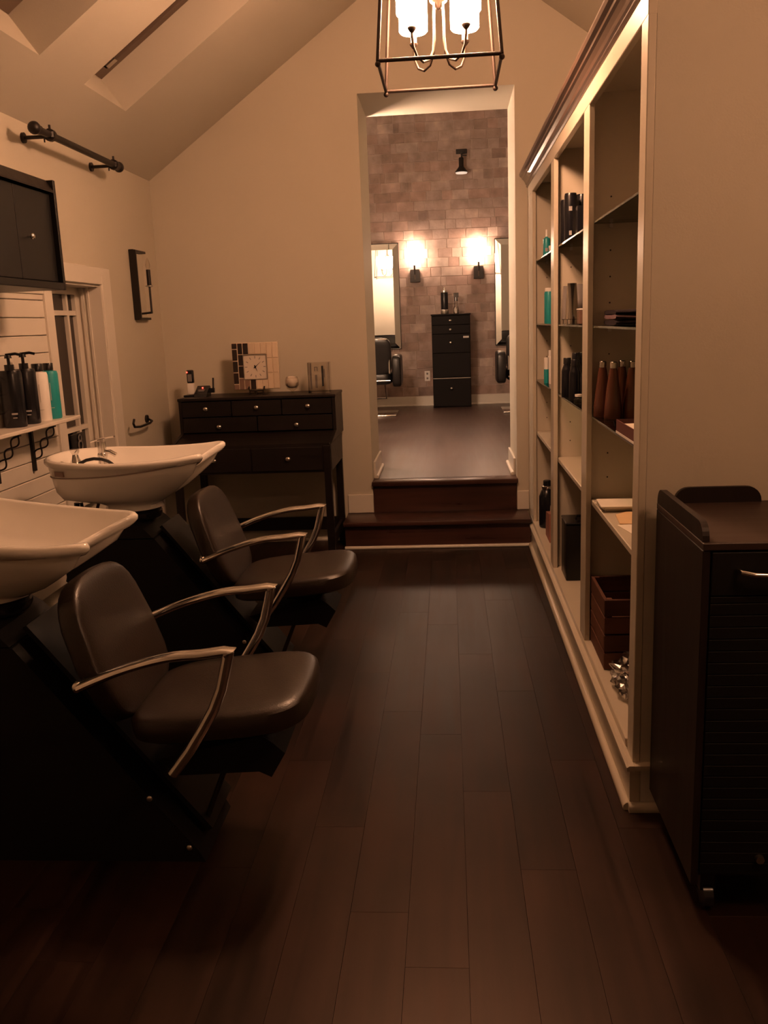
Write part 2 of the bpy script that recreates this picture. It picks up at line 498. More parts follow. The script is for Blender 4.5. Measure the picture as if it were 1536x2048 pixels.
# --- back wall, thick, with the tall passage
b = B()
def gable(x): return EAVE + SLOPE * (1.96 - abs(x)) + .12
b.prism([(XL, 0), (OX0, 0), (OX0, gable(OX0)), (XL, gable(XL))], 'y', YB, OY)
b.prism([(OX1, 0), (XR, 0), (XR, gable(XR)), (OX1, gable(OX1))], 'y', YB, OY)
b.prism([(OX0, OZ), (OX1, OZ), (OX1, gable(OX1)), (0, gable(0)), (OX0, gable(OX0))], 'y', YB, OY)
struct(b.build('wall_back', M_wall), 'cream gable wall with the tall passage opening', 'wall')

# --- right and front walls
struct(B().box(XR, YF, 0, XR + .15, YB, EAVE + .2).build('wall_right', M_wall), 'cream wall on the right of the room', 'wall')
b = B().prism([(XL, 0), (XR, 0), (XR, gable(XR)), (0, gable(0)), (XL, gable(XL))], 'y', YF - .15, YF)
struct(b.build('wall_front', M_wall), 'cream wall behind the viewer', 'wall')
# end wall beside the shelving and the soffit above the shelving
b = B().box(XS + .0226, YE, 0, XR, YE + .10, 2.42).box(.90, YE + .10, 0, 1.0, YB, 2.42).box(1.0, YE + .10, 2.36, XR, YB, 2.42)
struct(b.build('wall_end', M_wall), 'cream end wall beside the built-in shelving, facing the cart', 'wall')

# --- vaulted ceiling with two skylight shafts in the left slope
def zc(x): return EAVE + SLOPE * (1.96 - abs(x))
SKY = [(3.42, 3.982), (4.458, 5.018)]
SX0, SX1 = -1.70, -0.62
b = B()
TH = .35
nrm = Vector((-SLOPE, 0, 1)).normalized()          # outward normal of the left slope
def slab(b, x0, x1, y0, y1, th=TH):
    p = [Vector((x0, y0, zc(x0))), Vector((x1, y0, zc(x1))), Vector((x1, y1, zc(x1))), Vector((x0, y1, zc(x0)))]
    q = [v + nrm * th for v in p]
    V = [b.bm.verts.new(v) for v in p + q]
    for f in ((0, 1, 2, 3), (7, 6, 5, 4), (0, 4, 5, 1), (1, 5, 6, 2), (2, 6, 7, 3), (3, 7, 4, 0)):
        b.bm.faces.new([V[i] for i in f])
slab(b, XL - .1 if False else XL, SX0, YF, YB)
slab(b, SX1, 0, YF, YB)
ys = [YF] + [v for s in SKY for v in s] + [YB]
for i in range(0, len(ys), 2):
    slab(b, SX0, SX1, ys[i], ys[i + 1])
# right slope
p = [Vector((0, YF, zc(0))), Vector((XR, YF, zc(XR))), Vector((XR, YB, zc(XR))), Vector((0, YB, zc(0)))]
V = [b.bm.verts.new(v) for v in p + [v + Vector((SLOPE, 0, 1)).normalized() * .1 for v in p]]
for f in ((0, 1, 2, 3), (7, 6, 5, 4), (0, 4, 5, 1), (1, 5, 6, 2), (2, 6, 7, 3), (3, 7, 4, 0)):
    b.bm.faces.new([V[i] for i in f])
ceil = struct(b.build('ceiling', M_ceil), 'cream vaulted ceiling with two skylight shafts', 'ceiling')
# skylight windows at the top of the shafts
def on_slope(x, y, up): return Vector((x, y, zc(x))) + nrm * up
for i, (y0, y1) in enumerate(SKY):
    sk = thing('window_%d' % (i + 2), on_slope(SX0, (y0 + y1) / 2, .20), None, None)
    struct(sk, ['near skylight cut off by the top left corner of the picture', 'far skylight in the sloping ceiling above the curtain rod'][i], 'skylight')
    def sbar(name, m, x0, x1, ya, yb, u0, u1):
        b = B()
        pts = [on_slope(x0, ya, u0), on_slope(x1, ya, u0), on_slope(x1, yb, u0), on_slope(x0, yb, u0)]
        pts += [on_slope(x0, ya, u1), on_slope(x1, ya, u1), on_slope(x1, yb, u1), on_slope(x0, yb, u1)]
        V = [b.bm.verts.new(v) for v in pts]
        for f in ((0, 1, 2, 3), (7, 6, 5, 4), (0, 4, 5, 1), (1, 5, 6, 2), (2, 6, 7, 3), (3, 7, 4, 0)):
            b.bm.faces.new([V[k] for k in f])
        return b.build(name, m, sk)
    a0, a1 = SX0 + .002, SX1 - .002
    sbar('pane', M_skyglass, a0 + .04, a1 - .04, y0 + .05, y1 - .05, .30, .31)
    sbar('frame', M_gasket, a0, a1, y1 - .055, y1 - .002, .20, .30)
    sbar('frame', M_gasket, a0, a1, y0 + .002, y0 + .055, .20, .30)
    sbar('frame', M_gasket, a0, a0 + .05, y0 + .055, y1 - .055, .20, .30)
    sbar('frame', M_gasket, a1 - .05, a1, y0 + .055, y1 - .055, .20, .30)
    sbar('track', M_trim, a0 + .05, a1, y1 - .075, y1 - .062, .215, .235)
    sbar('latch', M_brushed, a0 + .06, a0 + .11, y1 - .10, y1 - .06, .19, .215)

# --- steps up to the passage
st = struct(thing('step', (-.1, 5.85, 0), None, None), 'two dark oak steps rising to the passage', 'steps')
box('tread', M_stair, st, -.735, 5.808, .162, XS - .012, YB, .192, bev=.008, seg=2, smooth=True)
box('riser', M_stair, st, -.725, 5.84, .012, XS - .014, 5.862, .162)
box('stringer', M_stair, st, -.725, 5.862, 0, -.705, YB, .162)
box('riser', M_stair, st, OX0 + .004, 6.125, .192, OX1 - .004, 6.145, .385)
box('tread', M_stair, st, OX0 - .006, 6.095, .382, OX1 + .006, 6.24, ZB, bev=.008, seg=2, smooth=True)
B().cyl((-.73, 5.836, .009), (XS - .02, 5.836, .009), .013, seg=10).build('shoe_moulding', M_trim, st, True)

# --- baseboards
def baseboard(name, segs, label):
    o = None
    for (x0, y0, z0, x1, y1, z1) in segs:
        b = B().box(x0, y0, z0, x1, y1, z1, bev=.003)
        if o is None:
            o = struct(b.build(name, M_trim), label, 'baseboard')
        else:
            b.build('baseboard_piece', M_trim, o)
    return o
bb = baseboard('baseboard_back', [(XL, YB - .016, 0, -.728, YB, .125), (-.728, YB - .016, .192, OX0 + .002, YB, .325), (OX1 - .002, YB - .016, .192, XS, YB, .325)],
          'white baseboard along the gable wall and around the steps')
B().cyl((XL, YB - .02, .008), (-.728, YB - .02, .008), .012, seg=8).build('shoe_moulding', M_trim, bb, True)
baseboard('baseboard_left', [(XL, 4.3, 0, XL + .016, YB - .016, .125)], 'white baseboard under the window wall')
bb = baseboard('baseboard_passage', [(OX0, 6.245, ZB, OX0 + .016, OY, ZB + .12), (OX1 - .016, 6.245, ZB, OX1, OY, ZB + .12)], 'white baseboards lining the passage')
B().cyl((OX0 + .022, 6.245, ZB + .009), (OX0 + .022, OY, ZB + .009), .014, seg=8).build('shoe_moulding', M_trim, bb, True)
B().cyl((OX1 - .022, 6.245, ZB + .009), (OX1 - .022, OY, ZB + .009), .014, seg=8).build('shoe_moulding', M_trim, bb, True)
bb = baseboard('baseboard_end', [(XS + .0205, YE - .018, 0, 1.9, YE, .135)], 'cream baseboard wrapping the end wall by the cart')
B().prism([(XS + .0015, YE - .0295), (1.9, YE - .0295), (1.9, YE), (XS + .0015, YE)], 'z', .1355, .1515).build('cap_moulding', M_enamel, bb)
B().cyl((XS - .014, YE - .020, .008), (1.9, YE - .020, .008), .020, seg=10).build('shoe_moulding', M_enamel, bb, True)

# ================================================================== WINDOW
w = struct(thing('window_1', (XL, 5.0, WZ0), None, None), 'white framed window with grid bars beside the boarded panel', 'window')
XG = -2.09
box('casing', M_trim, w, XL, WY1, WZ0 - .1, XL + .02, 5.19, 1.863, bev=.003)
box('casing', M_trim, w, XL, WY0, WZ1, XL + .02, WY1, 1.863, bev=.003)
box('casing', M_trim, w, XL, WY1 - .012, WZ0, XL + .012, WY1, WZ1)
box('jamb', M_trim, w, XG - .06, WY1 - .012, WZ0, XL, WY1 + .003, WZ1)
box('head', M_trim, w, XG - .06, WY0, WZ1 - .012, XL, WY1 - .012, WZ1 + .003)
box('sill', M_trim, w, XG - .06, WY0, WZ0 - .003, XL + .04, WY1 - .012, WZ0 + .03, bev=.004)
box('stop', M_trim, w, -2.062, WY1 - .026, WZ0 + .03, -2.048, WY1 - .012, WZ1 - .012)
box('stop', M_trim, w, -2.032, WY1 - .022, WZ0 + .03, -2.020, WY1 - .012, WZ1 - .012)
box('sash', M_trim, w, XG - .02, 4.985, WZ0 + .03, XG + .012, WY1 - .012, WZ1 - .012)
box('sash', M_trim, w, XG - .02, WY0, WZ1 - .052, XG + .012, 4.985, WZ1 - .012)
box('sash', M_trim, w, XG - .02, WY0, WZ0 + .03, XG + .012, 4.985, WZ0 + .08)
box('muntin', M_trim, w, XG - .012, 4.868, WZ0 + .08, XG + .010, 4.892, WZ1 - .052)
for i, z in enumerate((1.605, .972)):
    box('muntin', M_trim, w, XG - .012, WY0, z, XG + .010, 4.867, z + .026)
    box('muntin', M_trim, w, XG - .012, 4.893, z, XG + .010, 4.984, z + .026)
for (y0, y1) in ((WY0, 4.867), (4.893, 4.984)):
    for (z0, z1) in ((WZ0 + .08, .971), (.999, 1.604), (1.632, WZ1 - .053)):
        box('pane', M_pane, w, XG - .016, y0, z0, XG - .010, y1, z1)

# small placard standing in the lower pane
t = thing('window_placard', (-2.06, 4.80, .65), 'small dark placard with a pale looped emblem low in the window', 'sign')
box('plate', M_blackplastic, t, -2.07, 4.70, .65, -2.06, 4.885, .965, bev=.003)
b = B()
for (zc0, r) in ((.935, .018), (.895, .026)):
    b.sweep([(-2.056, 4.80 + r * math.cos(a * math.pi / 10), zc0 + r * 1.1 * math.sin(a * math.pi / 10)) for a in range(21)], .0035, seg=6)
b.build('emblem', M_grey, t, True)

# ================================================================== BOARDED PANEL AND WALL CABINET
t = thing('shiplap_panel', (-1.93, 3.2, .3), 'white horizontal board panel behind the wash basins', 'wall panel')
box('backing', M_shiplap, t, XL + .001, 1.8, .3, -1.925, 4.19, 1.69)
z = .30
while z < 1.69:
    box('board', M_shiplap, t, -1.925, 1.8, z + .0018, -1.900, 4.19, min(z + .0802 - .0018, 1.692), bev=.0025)
    z += .0802
box('edge_trim', M_trim, t, XL + .001, 4.19, .3, -1.888, 4.272, 1.71, bev=.003)
box('top_trim', M_trim, t, XL + .001, 1.8, 1.692, -1.892, 4.19, 1.71, bev=.002)

t = thing('wall_cabinet', (-1.78, 3.1, 1.686), 'black wall cabinet hung above the boarded panel', 'cabinet')
cy0, cy1, cz0, cz1, cx0, cx1 = 2.15, 3.765, 1.686, 2.123, XL + .001, -1.60
box('side', M_black, t, cx0, cy1 - .02, cz0, cx1, cy1, cz1, bev=.002)
box('side', M_black, t, cx0, cy0, cz0, cx1, cy0 + .02, cz1, bev=.002)
box('back', M_black, t, cx0, cy0 + .02, cz0 + .02, cx0 + .012, cy1 - .02, cz1 - .02)
box('bottom', M_black, t, cx0, cy0 + .02, cz0, cx1, cy1 - .02, cz0 + .028, bev=.002)
B().prism([(cx0, cz1 - .03), (cx1 - .045, cz1 - .03), (cx1 + .0, cz1 - .052), (cx1 + .0, cz1 - .045), (cx1 - .030, cz1), (cx0, cz1)], 'y', cy0 + .02, cy1 - .02).build('top', M_espresso, t)
for (y0, y1, ky) in ((3.425, cy1 - .024, 3.50), (2.80, 3.42, 2.87), (cy0 + .024, 2.795, 2.72)):
    d = box('door', M_black, t, cx1 - .040, y0, cz0 + .032, cx1 - .020, y1, cz1 - .056, bev=.002)
    k = B().cyl((cx1 - .020, ky, 1.88), (cx1 - .006, ky, 1.88), .005, seg=8).ball((cx1 + .001, ky, 1.88), .013, sx=.7)
    k.build('knob', M_chrome, d, True)

# ================================================================== BOTTLE SHELF ON THE PANEL
t = thing('bracket_shelf', (-1.83, 3.4, .9), 'pale shelf on black scroll brackets holding four bottles', 'shelf')
box('shelf_board', M_stone, t, -1.899, 2.3, 1.108, -1.755, 4.135, 1.125, bev=.003)
def bracket(yb):
    o = box('bracket', M_iron, t, -1.899, yb - .009, .90, -1.885, yb + .009, 1.107)
    box('bracket_arm', M_iron, o, -1.885, yb - .009, 1.097, -1.775, yb + .009, 1.107)
    b = B()
    for s in (1, -1):
        pts = []
        for i in range(41):
            f = i / 40.0
            px, pz = -1.885 + f * .10, .955 + f * .142
            off = s * .017 * math.sin(f * math.pi * 3)
            pts.append((px - off * .82, yb, pz + off * .58))
        b.sweep(pts, .0038, seg=6)
    b.build('scroll', M_iron, o, True)
for yb in (3.89, 3.555, 2.75): bracket(yb)

def bottle(name, loc, r, h, m, label, group=None, cat='bottle', shoulder=.82, neck=.35, cap=None, cap_h=.05, cap_r=None, sx=1.0, sy=1.0, pump=False, lab=None, pump_dir=(1, 0), lab_m=None):
    """moulded bottle: body, cap or pump, printed label"""
    t = thing(name, loc, label, cat, group)
    x, y, z = loc
    hb = h
    prof = [(0, 0), (r * .94, 0), (r, .006), (r, hb * shoulder), (r * .9, hb * (shoulder + .06)), (r * neck, hb * .97), (r * neck, hb)]
    B().lathe(prof, loc, 20, sx, sy).build('body', m, t, True)
    if cap:
        cr = cap_r or r * neck * 1.15
        B().lathe([(cr, 0), (cr, cap_h * .92), (cr * .92, cap_h)], (x, y, z + hb - .004), 16, sx if cap_r else 1, sy if cap_r else 1).build('cap', cap, t, True)
    if pump:
        zt = z + hb
        b = B().cyl((x, y, zt - .003), (x, y, zt + .022), r * .42, seg=14).cyl((x, y, zt + .022), (x, y, zt + .05), .007, seg=8)
        b.cyl((x, y, zt + .048), (x, y, zt + .062), .016, .013, seg=10)
        b.sweep([(x - .01 * pump_dir[0], y - .01 * pump_dir[1], zt + .062), (x + .03 * pump_dir[0], y + .03 * pump_dir[1], zt + .066), (x + .052 * pump_dir[0], y + .052 * pump_dir[1], zt + .060)], .006, seg=8)
        b.build('pump', M_blackplastic, t, True)
    if lab:
        for (za, zb, ww) in lab:
            b = B()
            n = 7; ring0 = []; ring1 = []
            for i in range(n):
                a = (-ww / 2 + ww * i / (n - 1)) + lab_dir(loc)
                ring0.append(b.bm.verts.new((x + sx * (r + .0012) * math.cos(a), y + sy * (r + .0012) * math.sin(a), z + za)))
                ring1.append(b.bm.verts.new((x + sx * (r + .0012) * math.cos(a), y + sy * (r + .0012) * math.sin(a), z + zb)))
            for i in range(n - 1):
                b.bm.faces.new((ring0[i], ring0[i + 1], ring1[i + 1], ring1[i]))
            b.build('label_print', lab_m or M_label, t)
    return t
def lab_dir(loc): return math.atan2(-loc[1], -loc[0])

G1 = 'bottles on the bracket shelf'
ZS = 1.1255
bottle('pump_bottle', (-1.842, 3.665, ZS), .047, .24, M_blackbottle, 'black pump bottle cut by the left picture edge, on the bracket shelf', G1, shoulder=.93, neck=.3, pump=True, lab=[(.055, .062, .5), (.040, .044, .35)], pump_dir=(.9, .4))
bottle('pump_bottle', (-1.842, 3.795, ZS), .047, .24, M_blackbottle, 'black pump bottle beside the white bottle on the bracket shelf', G1, shoulder=.93, neck=.3, pump=True, lab=[(.055, .062, .5), (.040, .044, .35)], pump_dir=(.9, .4))
bottle('bottle', (-1.835, 3.905, ZS), .042, .225, M_white, 'white bottle with black cap between black and teal bottles', G1, shoulder=.90, neck=.5, cap=M_blackplastic, cap_h=.034, lab=[(.085, .165, .07), (.05, .053, .5)], lab_m=M_soft)
bottle('bottle', (-1.83, 4.005, ZS), .040, .225, M_teal, 'teal bottle with black cap at the end of the bracket shelf', G1, shoulder=.90, neck=.5, cap=M_blackplastic, cap_h=.032, lab=[(.085, .165, .07), (.05, .053, .5)], lab_m=M_soft)

# ================================================================== CURTAIN ROD, HOOK, UNLIT SCONCE
t = thing('curtain_rod', (-1.9, 4.7, 2.40), 'short black curtain rod on two brackets near the ceiling', 'curtain rod')
XR_, ZR_ = -1.825, 2.412
B().cyl((XR_, 4.17, ZR_), (XR_, 5.15, ZR_), .0165, seg=16).build('rod', M_iron, t, True)
for yy in (4.135, 5.185):
    B().ball((XR_, yy, ZR_), .029).cyl((XR_, yy + (.02 if yy < 4.5 else -.02), ZR_), (XR_, yy + (.05 if yy < 4.5 else -.05), ZR_), .021, seg=14).build('finial', M_iron, t, True)
for yy in (4.30, 5.11):
    b = B().cyl((XL, yy, ZR_ - .005), (XL + .012, yy, ZR_ - .005), .024, seg=14).cyl((XL + .01, yy, ZR_ - .005), (XR_ - .01, yy, ZR_ - .005), .009, seg=10)
    b.lathe([(.026, -.012), (.026, .012)], (XR_, yy, ZR_), 16)
    b.cyl((XR_, yy - .012, ZR_), (XR_, yy + .012, ZR_), .028, seg=14).cyl((XR_, yy, ZR_ + .02), (XR_, yy, ZR_ + .045), .006, seg=8).cyl((XR_ - .03, yy, ZR_ - .03), (XR_ - .03, yy, ZR_), .004, seg=6)
    b.build('bracket', M_iron, t, True)

t = thing('wall_hook', (XL, 5.63, .95), 'black curved towel hook on the wall beside the window', 'hook')
B().cyl((XL, 5.635, .95), (XL + .012, 5.635, .95), .026, seg=16).build('rosette', M_iron, t, True)
B().sweep([(XL + .012, 5.635, .95), (XL + .05, 5.60, .940), (XL + .055, 5.54, .932), (XL + .055, 5.36, .930), (XL + .055, 5.262, .940), (XL + .055, 5.245, .962), (XL + .055, 5.265, .985)], .0075, seg=8).build('arm', M_iron, t, True)

t = thing('wall_sconce', (XL, 5.66, 1.58), 'unlit black wall sconce with mirror plate and candle arm', 'sconce')
sy0, sy1, sz0, sz1 = 5.60, 5.83, 1.58, 2.0
box('mirror_plate', M_mirror, t, XL + .002, sy0 + .01, sz0 + .01, XL + .008, sy1 - .01, sz1 - .01)
b = B().box(XL, sy0 - .004, sz0, XL + .045, sy0 + .010, sz1).box(XL, sy1 - .003, sz0, XL + .004, sy1 + .002, sz1)
b.box(XL, sy0, sz1 - .01, XL + .03, sy1, sz1 + .004).box(XL, sy0, sz0 - .004, XL + .03, sy1, sz0 + .01)
b.build('frame', M_iron, t)
ax = XL + .075
b = B().sweep([(XL + .006, 5.715, 1.615), (ax, 5.715, 1.62)], .007, seg=8).sweep([(ax, 5.715, 1.614), (ax, 5.715, 1.78)], .007, seg=8)
b.build('arm', M_iron, t, True)
B().lathe([(.008, 0), (.026, .004), (.026, .008), (.012, .012)], (ax, 5.715, 1.778), 16).build('drip_pan', M_brushed, t, True)
B().cyl((ax, 5.715, 1.79), (ax, 5.715, 1.885), .0135, seg=14).build('candle_sleeve', M_iron, t, True)
B().lathe([(.007, 0), (.014, .018), (.015, .03), (.009, .055), (.002, .072), (0, .073)], (ax, 5.715, 1.885), 14).build('bulb', M_bulbclear, t, True)

t = thing('supply_pipe', (-1.93, 5.70, .13), 'pale upright water pipe with a small valve, low by the room corner', 'pipe')
B().cyl((-1.925, 5.70, .126), (-1.925, 5.70, .62), .020, seg=14).build('pipe', M_white, t, True)
for zz in (.20, .56):
    B().box(-1.959, 5.672, zz, -1.900, 5.728, zz + .016, bev=.002).build('clip', M_white, t)
B().cyl((-1.925, 5.70, .44), (-1.925, 5.775, .44), .011, seg=10).ball((-1.925, 5.785, .44), .019).build('valve', M_chrome, t, True)

# ================================================================== WASH UNITS
def cr(pts, n):
    """closed Catmull-Rom through pts, n samples per span"""
    out = []; N = len(pts)
    for i in range(N):
        p0, p1, p2, p3 = (Vector(pts[(i + k) % N]) for k in (-1, 0, 1, 2))
        for j in range(n):
            s = j / n
            out.append(.5 * ((2 * p1) + (p2 - p0) * s + (2 * p0 - 5 * p1 + 4 * p2 - p3) * s * s + (3 * p1 - p0 - 3 * p2 + p3) * s ** 3))
    return out
def shampoo_unit(loc, label, tilt_deg=0.0):
    X0, Y0 = loc
    u = thing('shampoo_unit', (X0 - 1.1, Y0, 0), label, 'wash unit', 'shampoo units along the window wall')
    # ----- ceramic bowl
    half = [(-1.685, 0, 1.000), (-1.672, .10, 1.0), (-1.615, .195, .998), (-1.50, .245, .994), (-1.35, .258, .990), (-1.20, .254, .993), (-1.09, .240, 1.0),
            (-1.012, .212, 1.010), (-0.992, .178, 1.008), (-1.030, .135, .985), (-1.085, .075, .950)]
    ctrl = half + [(-1.112, 0, .935)] + [(x, -y, z) for x, y, z in half[:0:-1]]
    rim = cr(ctrl, 5)
    cen = Vector((-1.36, 0, 0))
    W = lambda p: Vector((p[0] + X0, p[1] + Y0, p[2]))
    ct, sn = math.cos(math.radians(tilt_deg)), math.sin(math.radians(tilt_deg))
    def WB(p):                                     # the bowl swivels on its neck
        dx, dz = p[0] + 1.348, p[2] - .79
        return Vector((-1.348 + dx * ct + dz * sn + X0, p[1] + Y0, .79 + dz * ct - dx * sn))
    def ring(s, zf, grow=0.0):
        out = []
        for p in rim:
            d = Vector((p.x - cen.x, p.y, 0))
            q = cen + d * s + (d.normalized() * grow)
            out.append(Vector((q.x, q.y, zf(p))))
        return out
    fx = lambda p: (p.x + 1.685) / .69            # 0 back .. 1 front
    gz = lambda p: p.z - (.072 - .052 * fx(p))
    def body(t_back, t_front, z_back, z_front):
        out = []
        for p in rim:
            f = fx(p); f = f * f * (3 - 2 * f); t_ = t_back + (t_front - t_back) * f
            d = Vector((p.x - cen.x, p.y, 0)); a = math.atan2(d.y, d.x)
            nk = Vector((cen.x + .012 + .118 * math.cos(a), .118 * math.sin(a), 0))
            o = Vector((p.x, p.y, 0)) * .96 + cen * .04
            q = o * (1 - t_) + nk * t_
            z = z_back + (z_front - z_back) * f
            out.append(Vector((q.x, q.y, min(z, gz(p) - .008))))
        return out
    def neck(r, z):
        out = []
        for p in rim:
            a = math.atan2(p.y, p.x - cen.x)
            out.append(Vector((cen.x + .012 + r * math.cos(a), r * math.sin(a), z)))
        return out
    rings = [ring(.03, lambda p: .828), ring(.25, lambda p: .832), ring(.52, lambda p: .852), ring(.74, lambda p: .90 + .2 * (p.z - .99)), ring(.88, lambda p: .3 * .915 + .7 * p.z - .012), ring(.935, lambda p: p.z - .016),
             ring(.958, lambda p: p.z - .004), ring(.978, lambda p: p.z + .003), ring(.995, lambda p: p.z + .003, .003), ring(1.0, lambda p: p.z - .004, .009), ring(1.0, lambda p: p.z - .014, .010), ring(.995, lambda p: p.z - .022, .006), ring(.985, lambda p: p.z - .030, .001),
             ring(.965, gz, .0), ring(.955, lambda p: gz(p) - .002, 0), ring(.955, lambda p: gz(p) - .007, 0),
             body(.02, .12, .90, .93), body(.06, .34, .862, .885), body(.16, .55, .832, .845), body(.45, .78, .818, .812), body(.80, .92, .805, .795), neck(.118, .785), neck(.122, .768)]
    bo = B().loops([[WB(p) for p in r] for r in rings[:-2]] + [[W(p) for p in r] for r in rings[-2:]]).build('bowl', M_ceramic, u, True, sharp=75)
    # fine dark line of the groove, near and far side
    g = ring(.9625, lambda p: gz(p) - .0025, .0008)
    sel = [W(p) for p, q in zip(g, rim) if q.x < -1.03]
    k0 = next(i for i in range(len(rim)) if rim[i].x >= -1.03)
    order = [W(g[(i) % len(g)]) for i in range(len(rim)) if True]
    idx = [i for i in range(len(rim)) if rim[i].x < -1.03]
    # start the run right after the notch so that the polyline is continuous around the back
    runs = [i for i in idx if rim[i].y < 0 and i > len(rim) // 2] + [i for i in idx if rim[i].y >= 0 and i <= len(rim) // 2]
    runs = [i for i in runs if not (rim[i].x > -1.2 and abs(rim[i].y) < .16)]
    B().sweep([WB(g[i]) for i in runs], .0028, seg=6).build('groove_line', M_groove, bo, True)
    mid = ring(.980, lambda p: (p.z - .030 + gz(p)) / 2, .001)
    cand = [i for i in range(len(rim)) if rim[i].y < 0 and -1.60 < rim[i].x < -1.545]
    bdg = B(); n_ = Vector((-.35, -1, 0)).normalized()
    pa, pb = mid[cand[0]], mid[cand[-1]]
    V = [bdg.bm.verts.new(WB(q + Vector((0, 0, dz)) + n_ * dn)) for q in (pa, pb) for dz in (-.010, .010) for dn in (-.004, .005)]
    for f in ((0, 1, 3, 2), (4, 5, 7, 6), (0, 1, 5, 4), (2, 3, 7, 6), (0, 2, 6, 4), (1, 3, 7, 5)):
        bdg.bm.faces.new([V[i] for i in f])
    bdg.build('badge', M_tiletaupe, bo)
    # ----- mixer tap, spray head, hose on the bowl's back ledge
    tp = B().cyl(WB((-1.49, .05, .93)), WB((-1.49, .05, 1.045)), .020, .017, seg=16).ball(WB((-1.49, .05, .985)), .022)
    tp.sweep([WB((-1.49, .05, 1.0)), WB((-1.455, .05, 1.0)), WB((-1.43, .05, .985))], .010, seg=10)
    tp = tp.build('tap', M_chrome, bo, True)
    B().sweep([WB((-1.535, .05, 1.046)), WB((-1.49, .05, 1.058)), WB((-1.43, .05, 1.066))], .012, .004, seg=8, side=(0, 1, 0)).build('tap_lever', M_chrome, tp, True)
    B().lathe([(.026, .925), (.026, .965), (.017, .98), (.012, 1.0), (.020, 1.012), (.020, 1.024)], WB((-1.585, -.01, 0)), 16).build('spray_head', M_chrome, bo, True)
    hp = [(-1.545, -.10, .93)] + [(-1.485 + .075 * math.cos(math.pi - i * math.pi / 8), -.10 + .01 * i, .935 + .052 * math.sin(i * math.pi / 8)) for i in range(9)] + [(-1.40, -.01, .90)]
    B().sweep([WB(p) for p in hp], .0075, seg=8).build('hose', M_blackplastic, bo, True)
    # ----- pedestal: wedge with sloping front, block under the bowl
    ped = B().prism([(X0 - .73, 0), (X0 - .748, .035), (X0 - 1.225, .655), (X0 - 1.62, .655), (X0 - 1.62, 0)], 'y', Y0 - .15, Y0 + .15).build('pedestal', M_blackmat, u)
    B().prism([(X0 - 1.232, .660), (X0 - 1.27, .700), (X0 - 1.305, .722), (X0 - 1.60, .722), (X0 - 1.60, .660)], 'y', Y0 - .15, Y0 + .15).build('head_block', M_blackmat, ped)
    B().lathe([(.105, .722), (.112, .735), (.112, .748), (.106, .752), (.116, .768)], W((-1.348, 0, 0)), 28).build('collar', M_blackplastic, ped, True)
    B().prism([(X0 - .735, .06), (X0 - 1.222, .693), (X0 - 1.210, .70), (X0 - .722, .068)], 'y', Y0 - .085, Y0 + .15).build('front_plate', M_black, ped)
    for (bx, bz) in ((-.878, .20), (-.775, .045)):
        B().ball(W((bx, -.151, bz)), .009, sy=.5).build('bolt', M_brushed, ped, True)
    # ----- seat, back, arms
    tilt = Matrix.Rotation(math.radians(-5.5), 3, 'Y')
    def seat_fn(a, b_, c):
        f = 1 - .10 * (a < 0) * (-a) ** 2
        return (a + .06 * (1 - b_ * b_) * (a > 0), b_ * f, c * (1 - .25 * max(0, -c)) + .10 * (1 - a * a) * (1 - b_ * b_) * (c > 0) * -1)
    B().cushion(W((-.668, 0, .446)), (.250, .240, .052), .42, .42, fn=seat_fn, mtx=tilt).build('seat', M_leather, u, True)
    bt = Matrix.Rotation(math.radians(-20), 3, 'Y')
    def back_fn(a, b_, c):
        tw = 1 - .16 * max(0, c) ** 1.5 - .12 * max(0, -c) ** 2
        return (a - .45 * (1 - b_ * b_) * .5 + .3 * c * c * .5, b_ * tw, c + .06 * (1 - b_ * b_) * (c > 0))
    B().cushion(W((-.985, 0, .628)), (.042, .236, .205), .44, .38, fn=back_fn, mtx=bt).build('backrest', M_leather, u, True)
    for s in (-1, 1):
        ya = s * .283
        top = cr([(-1.02, ya, .575), (-.985, ya, .596), (-.87, ya, .642), (-.75, ya, .675), (-.66, ya, .684), (-.588, ya, .686)], 4)[:21]
        arm = B().sweep([W(p) for p in top[4:]], .022, .0125, seg=12, side=(0, 1, 0)).build('armrest', M_chrome, u, True)
        dn = [(-.580, ya, .692), (-.590, ya, .650), (-.606, ya, .590), (-.630, ya, .535), (-.660, ya, .485), (-.703, ya, .418), (-.755, ya, .350)]
        B().sweep([W(p) for p in dn], .017, .0155, seg=12, side=(0, 1, 0)).build('arm_post', M_chrome, arm, True)
        B().ball(W((-.988, ya, .597)), .0165).build('ball_end', M_chrome, arm, True)
        B().cyl(W((-.735, ya * .98, .372)), W((-.735, s * .10, .372)), .009, seg=10).build('arm_bolt', M_black, arm, True)
        B().cyl(W((-.985, ya * .98, .597)), W((-.985, s * .15, .60)), .007, seg=8).build('back_pin', M_black, arm, True)
    B().prism([(X0 - .86, .30), (X0 - .55, .372), (X0 - .52, .35), (X0 - .487, .318), (X0 - .53, .245), (X0 - .565, .262), (X0 - .80, .25)], 'y', Y0 - .11, Y0 + .11).build('seat_plate', M_blackmat, u)
    B().box(X0 - .70, Y0 - .07, .36, X0 - .58, Y0 + .07, .40).build('seat_mount', M_blackmat, u)
    B().cyl(W((-.655, -.055, .30)), W((-.765, -.055, .035)), .0085, seg=10).build('strut', M_bronze, u, True)
    B().sweep([W(p) for p in ((-1.56, -.06, .80), (-1.555, -.05, .62), (-1.60, -.04, .4), (-1.7, -.03, .25))], .008, seg=8).build('supply_hose', M_blackplastic, u, True)
    B().sweep([W(p) for p in ((-1.58, -.06, .80), (-1.59, -.06, .66), (-1.66, -.05, .45))], .012, seg=8).build('drain_hose', M_blackplastic, u, True)
